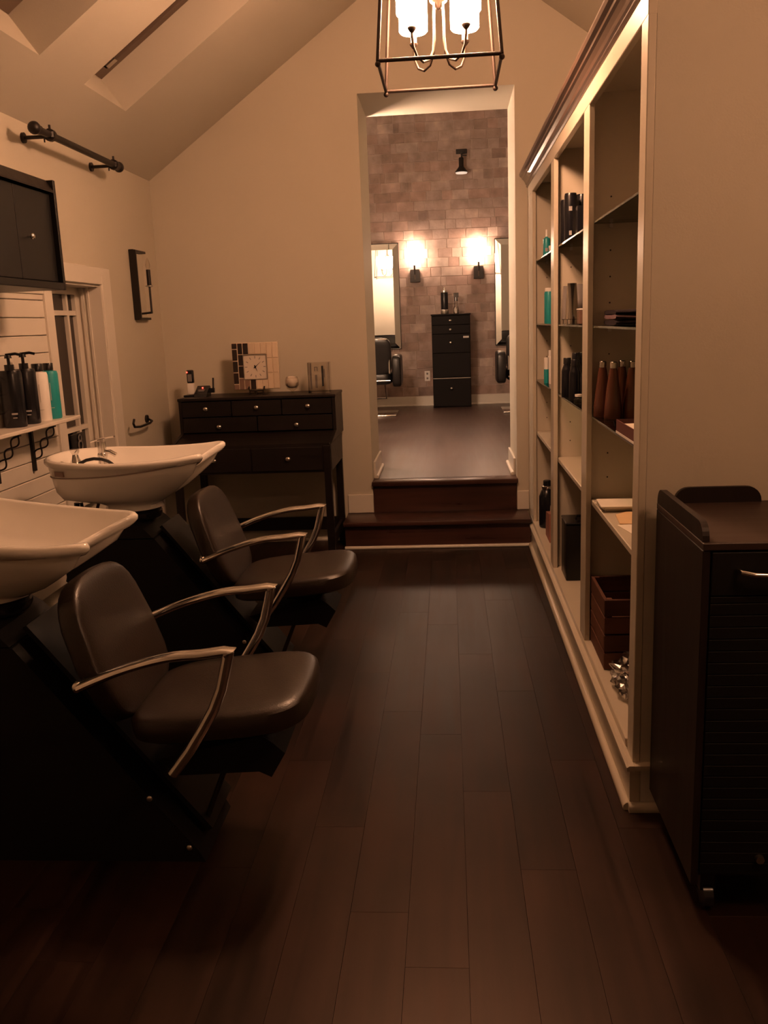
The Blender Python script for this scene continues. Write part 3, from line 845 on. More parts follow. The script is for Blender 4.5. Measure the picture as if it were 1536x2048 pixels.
    B().sweep([W(p) for p in ((-1.50, -.02, .79), (-1.535, -.02, .70), (-1.66, 0, .5))], .007, seg=8).build('copper_pipe', M_copper, u, True)
    return u
shampoo_unit((0.0, 2.405), 'nearest black and brown shampoo chair, its white bowl cut by the left edge', 8.0)
shampoo_unit((-.012, 3.672), 'farther black and brown shampoo chair with its whole white bowl visible')

# ================================================================== DESK AND WHAT STANDS ON IT
t = thing('secretary_desk', (-1.26, 5.78, 0), 'dark espresso secretary desk with silver knobs against the gable wall', 'desk')
dx0, dx1 = -1.765, -.735
Lx0, Lx1 = -1.755, -.748
side = [(6.09, 1.045), (5.72, 1.045), (5.72, .835), (5.46, .785), (6.09, .785)]
B().prism(side, 'x', dx0, dx0 + .02).build('side_panel', M_espresso, t)
B().prism(side, 'x', dx1 - .02, dx1).build('side_panel', M_espresso, t)
box('top', M_espresso, t, dx0 - .004, 5.71, 1.046, dx1 + .004, 6.095, 1.064, bev=.003)
box('back_panel', M_espresso, t, dx0 + .02, 6.07, .785, dx1 - .02, 6.09, 1.045)
B().prism([(5.475, .782), (5.73, .833), (6.07, .833), (6.07, .785), (5.475, .785 - .015)], 'x', dx0 + .02, dx1 - .02).build('writing_slope', M_espresso, t)
box('apron', M_espresso, t, Lx0, 5.475, .598, Lx1, 6.09, .77, bev=.002)
def knob(parent, x, y, z, r=.0135):
    B().cyl((x, y, z), (x, y - .014, z), .0055, seg=8).ball((x, y - .020, z), r, sx=1.25, sy=.7).build('knob', M_brushed, parent, True)
wd = (dx1 - dx0 - .04)
for i in range(3):
    a = dx0 + .02 + wd * i / 3 + .003; c = dx0 + .02 + wd * (i + 1) / 3 - .003
    d = box('drawer', M_espresso, t, a, 5.712, .942, c, 6.05, 1.040, bev=.002)
    knob(d, (-1.582, -1.246, -.910)[i], 5.712, .995)
for i in range(2):
    a = dx0 + .02 + wd * i / 2 + .003; c = dx0 + .02 + wd * (i + 1) / 2 - .003
    d = box('drawer', M_espresso, t, a, 5.712, .840, c, 6.05, .936, bev=.002)
    knob(d, (-1.50, -.99)[i], 5.712, .877)
    a = Lx0 + .05 + (Lx1 - Lx0 - .1) * i / 2 + .004; c = Lx0 + .05 + (Lx1 - Lx0 - .1) * (i + 1) / 2 - .004
    d = box('drawer', M_espresso, t, a, 5.466, .612, c, 5.9, .758, bev=.002)
    knob(d, (-1.485, -1.014)[i], 5.466, .690)
for (lx, ly) in ((Lx0, 5.462), (Lx1 - .044, 5.462), (Lx0, 6.04), (Lx1 - .044, 6.04)):
    box('leg', M_espresso, t, lx, ly, 0.0, lx + .044, ly + .044, .598 if ly > 6 else .765, bev=.002)
box('stretcher', M_espresso, t, Lx0 + .044, 6.05, .095, Lx1 - .044, 6.07, .185)
box('side_stretcher', M_espresso, t, Lx0 + .012, 5.506, .10, Lx0 + .032, 6.04, .17)
box('side_stretcher', M_espresso, t, Lx1 - .032, 5.506, .10, Lx1 - .012, 6.04, .17)

ZD = 1.0645
# clock
t = thing('mosaic_clock', (-1.277, 5.90, ZD + .03), 'square mosaic tile clock standing on the desk easel', 'clock')
kx0, kx1, kz0, kz1, ky = -1.431, -1.123, 1.098, 1.405, 5.90
box('frame', M_tilecream, t, kx0, ky, kz0, kx1, ky + .022, kz1, bev=.002)
nc = 8; cwid = (kx1 - kx0) / nc
fx0, fx1, fz0, fz1 = -1.357, -1.200, 1.165, 1.328
def tile(m, x0, z0, x1, z1):
    box('tile', m, t, x0 + .0032, ky - .006, z0 + .0032, x1 - .0032, ky + .001, z1 - .0032, bev=.0012)
X = [kx0 + cwid * i for i in range(nc + 1)]
for (za, zb, m) in ((1.365, 1.405, M_tiledark), (1.288, 1.365, M_tiledark), (1.212, 1.288, M_tiledark), (1.135, 1.212, M_tiledark), (1.098, 1.135, M_tiletaupe)):
    tile(m, X[0], za, X[1], zb)
for (za, zb, m) in ((1.330, 1.405, M_tiledark), (1.255, 1.330, M_tiledark), (1.175, 1.255, M_tiledark), (1.098, 1.175, M_tiletaupe)):
    tile(m, X[1], za, fx0, zb)
xx = [fx0 + (fx1 - fx0) * i / 4 for i in range(5)]
for i in range(4):
    tile(M_tiledark if i == 0 else M_tilecream, xx[i], fz1, xx[i + 1], 1.405)
    tile([M_tiletaupe, M_tiledark, M_tilecream, M_tilecream][i], xx[i], 1.098, xx[i + 1], fz0)
x2 = (fx1 + kx1) / 2
for (za, zb) in ((1.098, 1.205), (1.205, 1.30), (1.30, 1.405)):
    tile(M_tilecream, fx1, za, x2, zb); tile(M_tilecream, x2, za, kx1, zb)
fc = box('dial', M_clockface, t, fx0, ky - .002, fz0, fx1, ky + .001, fz1)
b = B().box(fx0, ky - .010, fz1 - .003, fx1, ky - .002, fz1).box(fx0, ky - .010, fz0, fx1, ky - .002, fz0 + .003).box(fx0, ky - .010, fz0, fx0 + .003, ky - .002, fz1).box(fx1 - .003, ky - .010, fz0, fx1, ky - .002, fz1)
b.build('bezel', M_brushed, t)
ccx, ccz = (fx0 + fx1) / 2, (fz0 + fz1) / 2
for i in range(12):
    a = i * math.pi / 6; r = .062
    cx_, cz_ = ccx + r * math.sin(a), ccz + r * math.cos(a)
    bm_ = B(); dxx, dzz = math.sin(a), math.cos(a)
    p = [(cx_ - dzz * .0022 - dxx * .008, cz_ + dxx * .0022 - dzz * .008), (cx_ + dzz * .0022 - dxx * .008, cz_ - dxx * .0022 - dzz * .008), (cx_ + dzz * .0022 + dxx * .008, cz_ - dxx * .0022 + dzz * .008), (cx_ - dzz * .0022 + dxx * .008, cz_ + dxx * .0022 + dzz * .008)]
    bm_.prism(p, 'y', ky - .0030, ky - .0021).build('hour_mark', M_grey, fc)
def hand(name, ang, L, wdt):
    dxx, dzz = math.sin(ang), math.cos(ang)
    p = [(ccx - dzz * wdt - dxx * .012, ccz + dxx * wdt - dzz * .012), (ccx + dzz * wdt - dxx * .012, ccz - dxx * wdt - dzz * .012), (ccx + dxx * L, ccz + dzz * L)]
    B().prism(p, 'y', ky - .0055, ky - .0035).build(name, M_blackplastic, fc)
hand('minute_hand', math.radians(49), .055, .003)
hand('hour_hand', math.radians(158), .036, .0035)
B().cyl((ccx, ky - .002, ccz), (ccx, ky - .008, ccz), .006, seg=12).build('hub', M_blackplastic, fc, True)
t = thing('easel', (-1.275, 5.90, ZD), 'small black easel holding the mosaic clock', 'easel')
b = B()
for s in (-1, 1):
    b.sweep([(-1.275 + s * .045, 5.868, ZD), (-1.275 + s * .045, 5.872, ZD + .030), (-1.275 + s * .05, 5.878, ZD + .033), (-1.275 + s * .052, 5.880, ZD + .055)], .005, seg=6)
    b.sweep([(-1.275 + s * .045, 5.872, ZD + .028), (-1.275 + s * .03, 5.925, ZD + .024), (-1.275 + s * .02, 5.99, ZD)], .005, seg=6)
b.sweep([(-1.32, 5.870, ZD + .026), (-1.23, 5.870, ZD + .026)], .005, seg=6)
b.sweep([(-1.275, 5.870, ZD + .026), (-1.275, 5.866, ZD)], .005, seg=6)
b.build('stand', M_iron, t, True)
# votive
t = thing('votive_holder', (-1.04, 5.90, ZD), 'small round glass votive holder beside the clock', 'candle holder')
B().lathe([(.024, 0), (.010, .008), (.012, .018), (.034, .03), (.047, .055), (.045, .085), (.038, .108), (.034, .108), (.041, .083), (.043, .055), (.03, .035), (0, .03)], (-1.04, 5.90, ZD), 24).build('bowl', M_bulbclear, t, True)
B().cushion((-1.04, 5.90, ZD + .074), (.0415, .0415, .040), .8, .95).build('filling', M_wax, t, True)
# vase
t = thing('glass_vase', (-.853, 5.90, ZD), 'tall clear glass vase with dark upright strokes, at the desk end', 'vase')
vx0, vx1, vy0, vy1, vh = -.925, -.781, 5.855, 5.945, .198
b = B().box(vx0, vy0, ZD, vx1, vy0 + .006, ZD + vh).box(vx0, vy1 - .006, ZD, vx1, vy1, ZD + vh).box(vx0, vy0 + .006, ZD, vx0 + .006, vy1 - .006, ZD + vh).box(vx1 - .006, vy0 + .006, ZD, vx1, vy1 - .006, ZD + vh).box(vx0 + .006, vy0 + .006, ZD, vx1 - .006, vy1 - .006, ZD + .012)
b.build('glass_wall', M_vase, t)
for (xa, za, xb, zb, mm) in ((-.915, .01, -.905, .19, M_grey), (-.882, .16, -.866, .165, M_grey), (-.885, .135, -.880, .165, M_grey), (-.868, .135, -.863, .165, M_grey), (-.882, .02, -.868, .11, M_grey), (-.838, .03, -.826, .17, M_blackplastic), (-.824, .09, -.816, .15, M_grey), (-.80, .01, -.795, .19, M_label)):
    box('stroke', mm, t, xa, 5.886, ZD + .012 + za * .95, xb, 5.896, ZD + .012 + zb * .95)
# phone and base
t = thing('cordless_phone', (-1.725, 5.90, ZD), 'cordless phone handset standing upright with a red light', 'phone')
box('handset', M_white, t, -1.748, 5.89, ZD + .012, -1.702, 5.92, ZD + .09, bev=.008, seg=2, smooth=True)
h = box('handset_top', M_blackplastic, t, -1.747, 5.888, ZD + .088, -1.701, 5.919, ZD + .176, bev=.008, seg=2, smooth=True)
box('light', M_led, h, -1.745, 5.885, ZD + .158, -1.737, 5.889, ZD + .166)
box('keypad', M_grey, h, -1.738, 5.886, ZD + .100, -1.711, 5.889, ZD + .148)
box('cradle', M_blackplastic, t, -1.77, 5.86, ZD, -1.69, 5.94, ZD + .012, bev=.003)
t = thing('answering_machine', (-1.64, 5.88, ZD), 'black answering machine with stub antenna and red light', 'phone base')
bd = B().prism([(5.82, ZD), (5.94, ZD), (5.94, ZD + .06), (5.925, ZD + .068), (5.83, ZD + .02)], 'x', -1.686, -1.602).build('body', M_blackplastic, t)
B().cyl((-1.582, 5.925, ZD + .03), (-1.578, 5.930, ZD + .118), .006, seg=8).box(-1.602, 5.915, ZD + .02, -1.574, 5.94, ZD + .05).build('antenna', M_blackplastic, t)
B().box(-1.648, 5.892, ZD + .052, -1.640, 5.898, ZD + .060).build('light', M_led, bd)
B().box(-1.665, 5.858, ZD + .034, -1.625, 5.880, ZD + .046).build('buttons', M_grey, bd)

# ================================================================== BUILT-IN SHELVING
t = thing('built_in_shelving', (XS + .18, 4.3, 0), 'tall cream built-in shelving with glass shelves and crown moulding', 'shelving')
DB = .90                                            # back of the cases
BAYS = [(2.632, 3.508), (3.708, 4.616), (4.877, 5.746)]
STILES = [(2.535, 2.632), (3.508, 3.708), (4.616, 4.877), (5.746, YB - .002)]
# stiles as read at pixel level include the receding partition edge: face widths below
STILES = [(YE + .102, 2.662), (3.545, 3.672), (4.655, 4.785), (5.79, YB - .002)]
STILES[0] = (YE - .0015, 2.640)
BAYS = [(STILES[i][1], STILES[i + 1][0]) for i in range(3)]
for (y0, y1) in STILES:
    box('stile', M_enamel, t, XS, y0, .15, XS + .022, y1, 2.34, bev=.002)
for (ya, yb) in ((YE + .101, 2.650), (3.582, 3.634), (4.694, 4.746), (5.815, YB - .002)):
    p = box('partition', M_enamel, t, XS + .022, ya, .18, DB - .002, yb, 2.34)
box('bottom_board', M_enamel, t, XS - .002, YE + .101, .150, DB - .002, YB - .002, .180, bev=.003)
box('top_board', M_enamel, t, XS + .022, YE + .101, 2.30, DB - .002, YB - .002, 2.36)
box('frieze', M_enamel, t, XS - .001, YE - .002, 2.252, XS + .0225, YB - .002, 2.36, bev=.002)
for (y0, y1) in BAYS:
    box('back_panel', M_enamel, t, DB - .014, y0 + .012, .18, DB - .002, y1 - .012, 2.30)
# plinth with cap and shoe
box('plinth', M_enamel, t, XS - .010, YE - .018, 0, XS + .02, YB - .29, .135)
B().prism([(XS - .022, .135), (XS + .001, .135), (XS + .001, .152), (XS - .014, .152), (XS - .022, .146)], 'y', YE - .030, YB - .29).build('plinth_cap', M_enamel, t)
B().cyl((XS - .012, YE - .02, .008), (XS - .012, YB - .27, .008), .018, seg=10).build('shoe_moulding', M_enamel, t, True)
# crown
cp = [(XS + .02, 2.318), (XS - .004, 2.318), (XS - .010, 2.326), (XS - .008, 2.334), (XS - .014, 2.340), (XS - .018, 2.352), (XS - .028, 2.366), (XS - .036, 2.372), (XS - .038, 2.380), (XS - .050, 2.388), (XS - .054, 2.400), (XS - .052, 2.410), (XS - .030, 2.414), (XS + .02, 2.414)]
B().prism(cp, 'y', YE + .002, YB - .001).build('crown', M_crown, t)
box('ledge', M_enamel, t, XS + .02, YE + .002, 2.40, .90, YB - .002, 2.414)
# shelves
for bi, (y0, y1) in enumerate(BAYS):
    box('wood_shelf', M_enamel, t, XS + .004, y0 - (.0 if bi else 0) + .004, .752, DB - .015, y1 + .03, .775, bev=.003) if False else None
    inner0 = (2.651, 3.635, 4.747)[bi]; inner1 = (3.581, 4.693, 5.814)[bi]
    box('wood_shelf', M_enamel, t, XS + .024, inner0, .752, DB - .015, inner1, .775, bev=.003)
    for z in (1.100, 1.450, 1.835):
        gs = box('glass_shelf', M_glass, t, XS + .024, inner0 + .003, z, DB - .02, inner1 - .003, z + .008)
        box('glass_edge', M_glassedge, gs, XS + .0225, inner0 + .003, z + .0005, XS + .024, inner1 - .003, z + .0075)
        box('glass_edge', M_glassedge, gs, XS + .026, inner1 - .0028, z + .0005, DB - .03, inner1 - .0012, z + .0075)
        for xp in (XS + .09, DB - .09):
            B().cyl((xp, inner1, z - .005), (xp, inner1 - .014, z - .005), .005, seg=8).box(xp - .006, inner1 - .012, z - .016, xp + .006, inner1 - .001, z - .002).build('shelf_pin', M_brushed, gs)
    holes = B()
    zz = .86
    while zz < 2.0:
        if min(abs(zz - q) for q in (1.10, 1.45, 1.835)) > .03:
            holes.cyl((XS + .09, inner1 + .0005, zz), (XS + .09, inner1 - .0012, zz), .0032, seg=8)
        zz += .0975
    holes.build('pin_holes', M_gap, t)

# ------------------------------------------------------------------ things in the near bay
ZG = 1.1085
GB = 'copper bottles on the near glass shelf'
def cone_bottle(x, y, label):
    t = thing('cone_bottle', (x, y, ZG), label, 'bottle', GB)
    B().lathe([(0, 0), (.032, 0), (.034, .005), (.032, .05), (.025, .115), (.017, .175), (.014, .190)], (x, y, ZG), 20).build('body', M_brown, t, True)
    B().lathe([(.013, 0), (.0145, .001), (.0145, .022), (.0125, .025)], (x, y, ZG + .190), 14).build('cap', M_silver, t, True, sharp=25)
cone_bottle(.592, 3.525, 'copper cone bottle, left of the back pair on the near glass shelf')
cone_bottle(.620, 3.452, 'copper cone bottle in front on the left, near glass shelf')
cone_bottle(.668, 3.540, 'copper cone bottle at the back right beside the shelving end post')
cone_bottle(.692, 3.462, 'copper cone bottle in front of the right pair, next to the red box')
t = thing('red_box', (.62, 2.86, ZG), 'open red card box at the front of the near glass shelf', 'box')
rb = [.556, 2.73, .70, 3.03]
box('base', M_red, t, rb[0], rb[1], ZG, rb[2], rb[3], ZG + .003)
for a in ((rb[0], rb[1], rb[0] + .003, rb[3]), (rb[2] - .003, rb[1], rb[2], rb[3]), (rb[0] + .003, rb[1], rb[2] - .003, rb[1] + .003), (rb[0] + .003, rb[3] - .003, rb[2] - .003, rb[3])):
    box('side', M_red, t, a[0], a[1], ZG + .003, a[2], a[3], ZG + .045)
box('edge_glint', M_white, t, rb[0] - .001, rb[1], ZG + .0005, rb[0], rb[3], ZG + .008)  # white strip stands in for the glass shelf edge's bright reflection
box('content', M_paper, t, rb[0] + .006, rb[1] + .01, ZG + .003, rb[2] - .006, rb[3] - .05, ZG + .036)
t = thing('glass_dish', (.60, 3.13, ZG), 'small clear dish behind the red box', 'dish')
B().lathe([(.02, 0), (.03, .004), (.036, .028), (.033, .028), (.027, .006), (0, .005)], (.60, 3.13, ZG), 20).build('dish', M_vase, t, True)

def folded(name, loc, L, D, n, th, m1, m2, label):
    """stack of folded cloth: each layer a rounded fold"""
    t = thing(name, loc, label, 'towel')
    x, y, z = loc
    for i in range(n):
        zc_ = z + th * (i + .5) + .001
        rg = []
        segs = 22
        for j in range(15):
            f = j / 14.0
            xx_ = x + L * f
            wob = .006 * math.sin(f * 7 + i * 1.7) * (i > 0)
            hh = th * .5
            ring_ = []
            for k in range(segs):
                a = 2 * math.pi * k / segs
                cx = math.copysign(abs(math.cos(a)) ** .5, math.cos(a)); cz = math.copysign(abs(math.sin(a)) ** .8, math.sin(a))
                ring_.append((xx_, y + cx * D / 2 * (1 - .03 * i), zc_ + cz * hh + max(0, wob) * i * .6))
            rg.append(ring_)
        B().loops(rg).build('fold', m1 if i % 2 == 0 else m2, t, True)
    return t
folded('folded_towel', (.60, 3.43, 1.4585), .27, .26, 3, .018, M_towel, M_towel2, 'folded dark towels on the middle glass shelf of the near bay')

ZW = .7755
t = thing('paper_stack', (.66, 3.40, ZW), 'small stack of white envelopes on the wooden shelf of the near bay', 'papers')
for i in range(4):
    m_ = Matrix.Rotation(RND.uniform(-.10, .10), 4, 'Z')
    o = B().box(-.105, -.075, i * .006, .105, .075, i * .006 + .0055, bev=.001).build('envelope', M_paper, None, origin=(0, 0, 0))
    o.parent = t; o.location = (.02 * RND.random(), .0 - .012 * i, 0); o.rotation_euler[2] = RND.uniform(-.1, .12)
t = thing('manila_envelope', (.69, 3.18, ZW), 'tan envelope lying beside the white envelopes on the wooden shelf', 'paper')
o = B().prism([(-.09, -.10), (.10, -.10), (.10, .10), (-.06, .10), (-.10, .05)], 'z', 0, .004).build('sheet', M_manila, None, origin=(0, 0, 0)); o.parent = t; o.rotation_euler[2] = -.15
t = thing('paper_sheet', (.68, 2.98, ZW), 'loose pale sheet of paper nearest on the wooden shelf', 'paper')
o = B().prism([(-.085, -.13), (.10, -.13), (.10, .12), (-.085, .12)], 'z', 0, .002).build('sheet', M_paper, None, origin=(0, 0, 0)); o.parent = t; o.rotation_euler[2] = .18

# crates on the bottom board
ZBB = .1805
def crate(z0, label):
    x0, x1, y0, y1, h = .560, .845, 3.225, 3.555, .140
    t = thing('wooden_crate', ((x0 + x1) / 2, (y0 + y1) / 2, z0), label, 'crate', 'stacked crates in the near bay')
    for i in range(2):
        za = z0 + .002 + i * .070; zb = za + .064
        box('slat', M_crate, t, x0, y0, za, x1, y0 + .012, zb, bev=.002)
        box('slat', M_crate, t, x0, y1 - .012, za, x1, y1, zb, bev=.002)
        box('slat', M_crate, t, x0, y0 + .012, za, x0 + .012, y1 - .012, zb, bev=.002)
        box('slat', M_crate, t, x1 - .012, y0 + .012, za, x1, y1 - .012, zb, bev=.002)
    for (px, py) in ((x0 + .012, y0 + .012), (x1 - .03, y0 + .012), (x0 + .012, y1 - .03), (x1 - .03, y1 - .03)):
        box('corner_post', M_crate, t, px, py, z0, px + .018, py + .018, z0 + h - .004)
    box('bottom', M_crate, t, x0 + .012, y0 + .012, z0, x1 - .012, y1 - .012, z0 + .008)
    return t
crate(ZBB, 'lower of two stacked reddish wooden crates in the near bay')
crate(ZBB + .1405, 'upper of two stacked reddish wooden crates, open at the top')
# crumpled plastic wrapped bundle
t = thing('plastic_bundle', (.63, 3.02, ZBB), 'crumpled clear plastic wrapped bundle in front of the crates', 'bag')
def crumple(c, sx, sy, sz, seed, m, name):
    r = random.Random(seed); bm = bmesh.new()
    bmesh.ops.create_icosphere(bm, subdivisions=4, radius=1.0)
    for v in bm.verts:
        k = 1 + r.uniform(-.10, .10) + .16 * math.sin(v.co.x * 9 + seed) * math.sin(v.co.y * 11) + .10 * math.sin(v.co.z * 13 + v.co.y * 7)
        v.co = Vector((v.co.x * sx * k, v.co.y * sy * k, max(v.co.z * sz * k, -sz * .85)))
        v.co += Vector((c[0], c[1], c[2] + sz * .85))
    b_ = B(); b_.bm.free(); b_.bm = bm
    return b_.build(name, m, t)
crumple((.645, 3.04, ZBB + .001), .085, .15, .058, 3, M_film, 'film')
crumple((.67, 3.05, ZBB + .001), .055, .10, .030, 5, M_tiletaupe, 'content')
for i in range(5):
    B().sweep([(.60 + .02 * i, 2.90, ZBB + .022 + .004 * i), (.62 + .02 * i, 2.99, ZBB + .03 + .006 * (i % 2)), (.615 + .02 * i, 3.1, ZBB + .032)], .010, seg=8).build('tube', M_silver, t, True)

# ------------------------------------------------------------------ middle bay
G2 = 'black bottles in the middle bay'
bottle('tall_bottle', (.590, 4.63, 1.8435), .030, .205, M_blackbottle, 'left tall black bottle on the top glass shelf of the middle bay', G2, shoulder=.96, neck=.8)
bottle('tall_bottle', (.594, 4.49, 1.8435), .030, .215, M_blackbottle, 'centre tall black bottle with small silver mark, top shelf, middle bay', G2, shoulder=.97, neck=.85, lab=[(.14, .16, .5), (.03, .05, .4)])
bottle('tall_bottle', (.660, 4.57, 1.8435), .030, .218, M_blackbottle, 'tall black bottle at the back of the top shelf, middle bay', G2, shoulder=.97, neck=.85)
t = thing('black_carton', (.63, 4.33, 1.8435), 'short black carton beside the tall black bottles', 'carton')
box('carton', M_blackbottle, t, .600, 4.30, 1.8435, .66, 4.36, 1.985, bev=.002)
box('flap', M_blackplastic, t, .602, 4.302, 1.985, .658, 4.358, 1.988)

def tube(x, y, z, h, wd_, m, label, group):
    """squeeze tube standing on its cap: round cap, body flattening to a crimped top"""
    t = thing('squeeze_tube', (x, y, z), label, 'tube', group)
    rings = []
    for i in range(11):
        f = i / 10.0
        a_ = wd_ * (1 - .35 * f); b_ = wd_ * (1 - .93 * f)
        rings.append([(x + a_ * math.cos(2 * math.pi * k / 20), y + b_ * math.sin(2 * math.pi * k / 20), z + .024 + (h - .024) * f) for k in range(20)])
    B().loops(rings).build('body', m, t, True)
    B().lathe([(wd_ * .92, 0), (wd_ * .95, .022), (wd_ * .8, .025)], (x, y, z), 18).build('cap', M_silver if m is not M_teal else M_white, t, True)
G3 = 'silver tubes in the middle bay'
tube(.596, 4.60, 1.4585, .185, .032, M_grey, 'dark grey tube on the middle glass shelf, left of the silver one', G3)
tube(.596, 4.44, 1.4585, .192, .033, M_silver, 'shiny silver tube on the middle glass shelf of the middle bay', G3)
tube(.648, 4.54, 1.4585, .190, .033, M_grey, 'dark grey tube on the middle glass shelf behind the pale carton', G3)
t = thing('pale_carton', (.635, 4.30, 1.4585), 'small pale carton in front of the silver tubes', 'carton')
box('carton', M_tiletaupe, t, .605, 4.26, 1.4585, .665, 4.34, 1.522, bev=.002)
box('lid', M_white, t, .604, 4.259, 1.5225, .666, 4.341, 1.530, bev=.001)

spots = [(.575, 4.44, .165, 'leftmost black bottle'), (.605, 4.36, .19, 'taller black bottle second from the left'), (.64, 4.42, .19, 'black bottle at the back'), (.585, 4.24, .165, 'black bottle in the front middle'), (.625, 4.16, .145, 'short black bottle with pale mark'), (.665, 4.24, .185, 'rightmost black bottle')]
for (x_, y_, h_, l_) in spots:
    bottle('styling_bottle', (x_, y_, ZG), .027, h_, M_blackbottle, l_ + ' on the lowest glass shelf, middle bay', G2, shoulder=.78, neck=.6, cap=M_blackplastic, cap_h=.03, lab=[(.04, .08, .5)] if h_ < .15 else None)
t = thing('clear_jar', (.578, 4.07, ZG), 'tiny clear jar in front of the black bottles', 'jar')
B().lathe([(.018, 0), (.02, .004), (.02, .022), (.014, .026), (.014, .034)], (.578, 4.07, ZG), 16).build('jar', M_vase, t, True)
B().lathe([(.016, 0), (.016, .01)], (.578, 4.07, ZG + .034), 16).build('lid', M_white, t, True)

t = thing('black_case', (.66, 4.48, ZBB), 'black upright case on the bottom board of the middle bay', 'case')
box('body', M_black, t, .570, 4.405, ZBB, .78, 4.60, ZBB + .29, bev=.006, seg=2, smooth=True)
box('lid', M_blackplastic, t, .568, 4.403, ZBB + .2905, .782, 4.602, ZBB + .302, bev=.004)
B().sweep([(.63, 4.5, ZBB + .30), (.635, 4.5, ZBB + .318), (.715, 4.5, ZBB + .318), (.72, 4.5, ZBB + .30)], .006, seg=8).build('handle', M_blackplastic, t, True)

# ------------------------------------------------------------------ far bay
G4 = 'teal and white products in the far bay'
bottle('slim_pump_bottle', (.592, 5.52, 1.8435), .021, .115, M_teal, 'slim teal bottle with white nozzle on the top shelf of the far bay', G4, shoulder=.86, neck=.4, cap=M_white, cap_h=.045, cap_r=.007, lab=[(.03, .05, .8)])
tube(.612, 5.28, 1.8435, .205, .022, M_teal, 'tall pointed teal tube on the top shelf of the far bay', G4)
t = thing('white_tub', (.590, 5.12, 1.8435), 'low white tub on the top shelf of the far bay', 'tub')
B().lathe([(.026, 0), (.028, .004), (.028, .022)], (.590, 5.12, 1.8435), 18).build('tub', M_white, t, True)
B().lathe([(.030, 0), (.030, .010), (.028, .012)], (.590, 5.12, 1.8655), 18).build('lid', M_white, t, True)
bottle('flip_cap_bottle', (.590, 5.35, 1.4585), .030, .18, M_teal, 'broad teal bottle with white cap on the middle shelf of the far bay', G4, shoulder=.95, neck=.8, cap=M_white, cap_h=.026, cap_r=.026, sy=.8)
bottle('slim_bottle', (.582, 5.44, ZG), .015, .085, M_teal, 'small teal bottle with tall white cap on the lowest glass shelf, far bay', G4, shoulder=.95, neck=.7, cap=M_white, cap_h=.07, cap_r=.0145)
bottle('slim_bottle', (.600, 5.36, ZG), .013, .165, M_white, 'slim white bottle in front on the lowest glass shelf, far bay', G4, shoulder=.9, neck=.6, cap=M_white, cap_h=.03)
bottle('slim_bottle', (.612, 5.50, ZG), .015, .165, M_white, 'slim white bottle behind on the lowest glass shelf, far bay', G4, shoulder=.9, neck=.6, cap=M_white, cap_h=.03)
t = thing('dark_jug', (.605, 5.62, ZBB), 'black jug with chrome neck ring on the bottom board, far bay', 'jug')
B().lathe([(.045, 0), (.05, .01), (.05, .20), (.038, .235), (.026, .25)], (.605, 5.62, ZBB), 20).build('body', M_blackbottle, t, True)
B().lathe([(.032, 0), (.034, .006), (.034, .016), (.03, .02)], (.605, 5.62, ZBB + .25), 18).build('neck_ring', M_chrome, t, True)
B().lathe([(.024, 0), (.024, .03), (.02, .034)], (.605, 5.62, ZBB + .27), 18).build('cap', M_blackplastic, t, True)
t = thing('gift_bag', (.63, 5.30, ZBB), 'terracotta paper bag with pale flap on the bottom board, far bay', 'bag')
B().prism([(5.20, ZBB), (5.42, ZBB), (5.40, ZBB + .15), (5.22, ZBB + .17)], 'x', .575, .70).build('bag', M_redbag, t)
B().prism([(5.225, ZBB + .171), (5.395, ZBB + .151), (5.38, ZBB + .19), (5.24, ZBB + .215)], 'x', .60, .68).build('flap', M_paper, t)

# ================================================================== SALON CART
t = thing('salon_cart', (.735, 2.28, 0), 'dark brown rolling salon cart with raised guards and silver handle', 'cart')
qx0, qx1, qy0, qy1, qz = .578, .905, 2.045, 2.515, .955
box('side_panel', M_cartside, t, qx0, qy0, .085, qx0 + .018, qy1, qz, bev=.002)
box('side_panel', M_cartside, t, qx1 - .018, qy0, .085, qx1, qy1, qz, bev=.002)
box('back_panel', M_cartside, t, qx0 + .018, qy1 - .016, .10, qx1 - .018, qy1, qz)
box('bottom', M_cartside, t, qx0 + .018, qy0 + .02, .10, qx1 - .018, qy1 - .016, .118)
box('top', M_carttop, t, qx0, qy0 - .004, qz, qx1, qy1, qz + .018, bev=.002)
def guard(a, c, x0, x1, axis):
    """low board with rounded upper corners"""
    z0, z1 = qz + .018, qz + .062; r = .04; pts = [(a, z0)]
    for i in range(7):
        an = math.pi - i * math.pi / 12
        pts.append((a + r + r * math.cos(an), z1 - r + r * math.sin(an)))
    for i in range(7):
        an = math.pi / 2 - i * math.pi / 12
        pts.append((c - r + r * math.cos(an), z1 - r + r * math.sin(an)))
    pts.append((c, z0))
    B().prism(pts, axis, x0, x1).build('guard', M_cartside, t)
guard(qy0 + .01, qy1 - .002, qx0 + .001, qx0 + .017, 'x')
guard(qy0 + .01, qy1 - .002, qx1 - .017, qx1 - .001, 'x')
guard(qx0 + .045, qx1 - .045, qy1 - .017, qy1 - .001, 'y')
d = box('drawer', M_blackmat, t, qx0 + .021, qy0 - .002, .845, qx1 - .021, qy0 + .40, .950, bev=.002)
hd = [(.658, qy0 - .002, .908), (.662, qy0 - .022, .907), (.69, qy0 - .028, .902), (.735, qy0 - .030, .900), (.79, qy0 - .028, .902), (.818, qy0 - .022, .907), (.822, qy0 - .002, .908)]
B().sweep(hd, .006, seg=10).build('handle', M_chrome, d, True)
zq = .118
while zq < .835:                                   # tambour slats of the lower front
    box('slat', M_blackmat, t, qx0 + .021, qy0 - .001, zq + .001, qx1 - .021, qy0 + .012, min(zq + .0285, .842), bev=.0008)
    zq += .0295
B().cyl((.742, qy0 - .001, .162), (.742, qy0 - .012, .162), .011, .010, seg=16).build('lock', M_brushed, t, True)
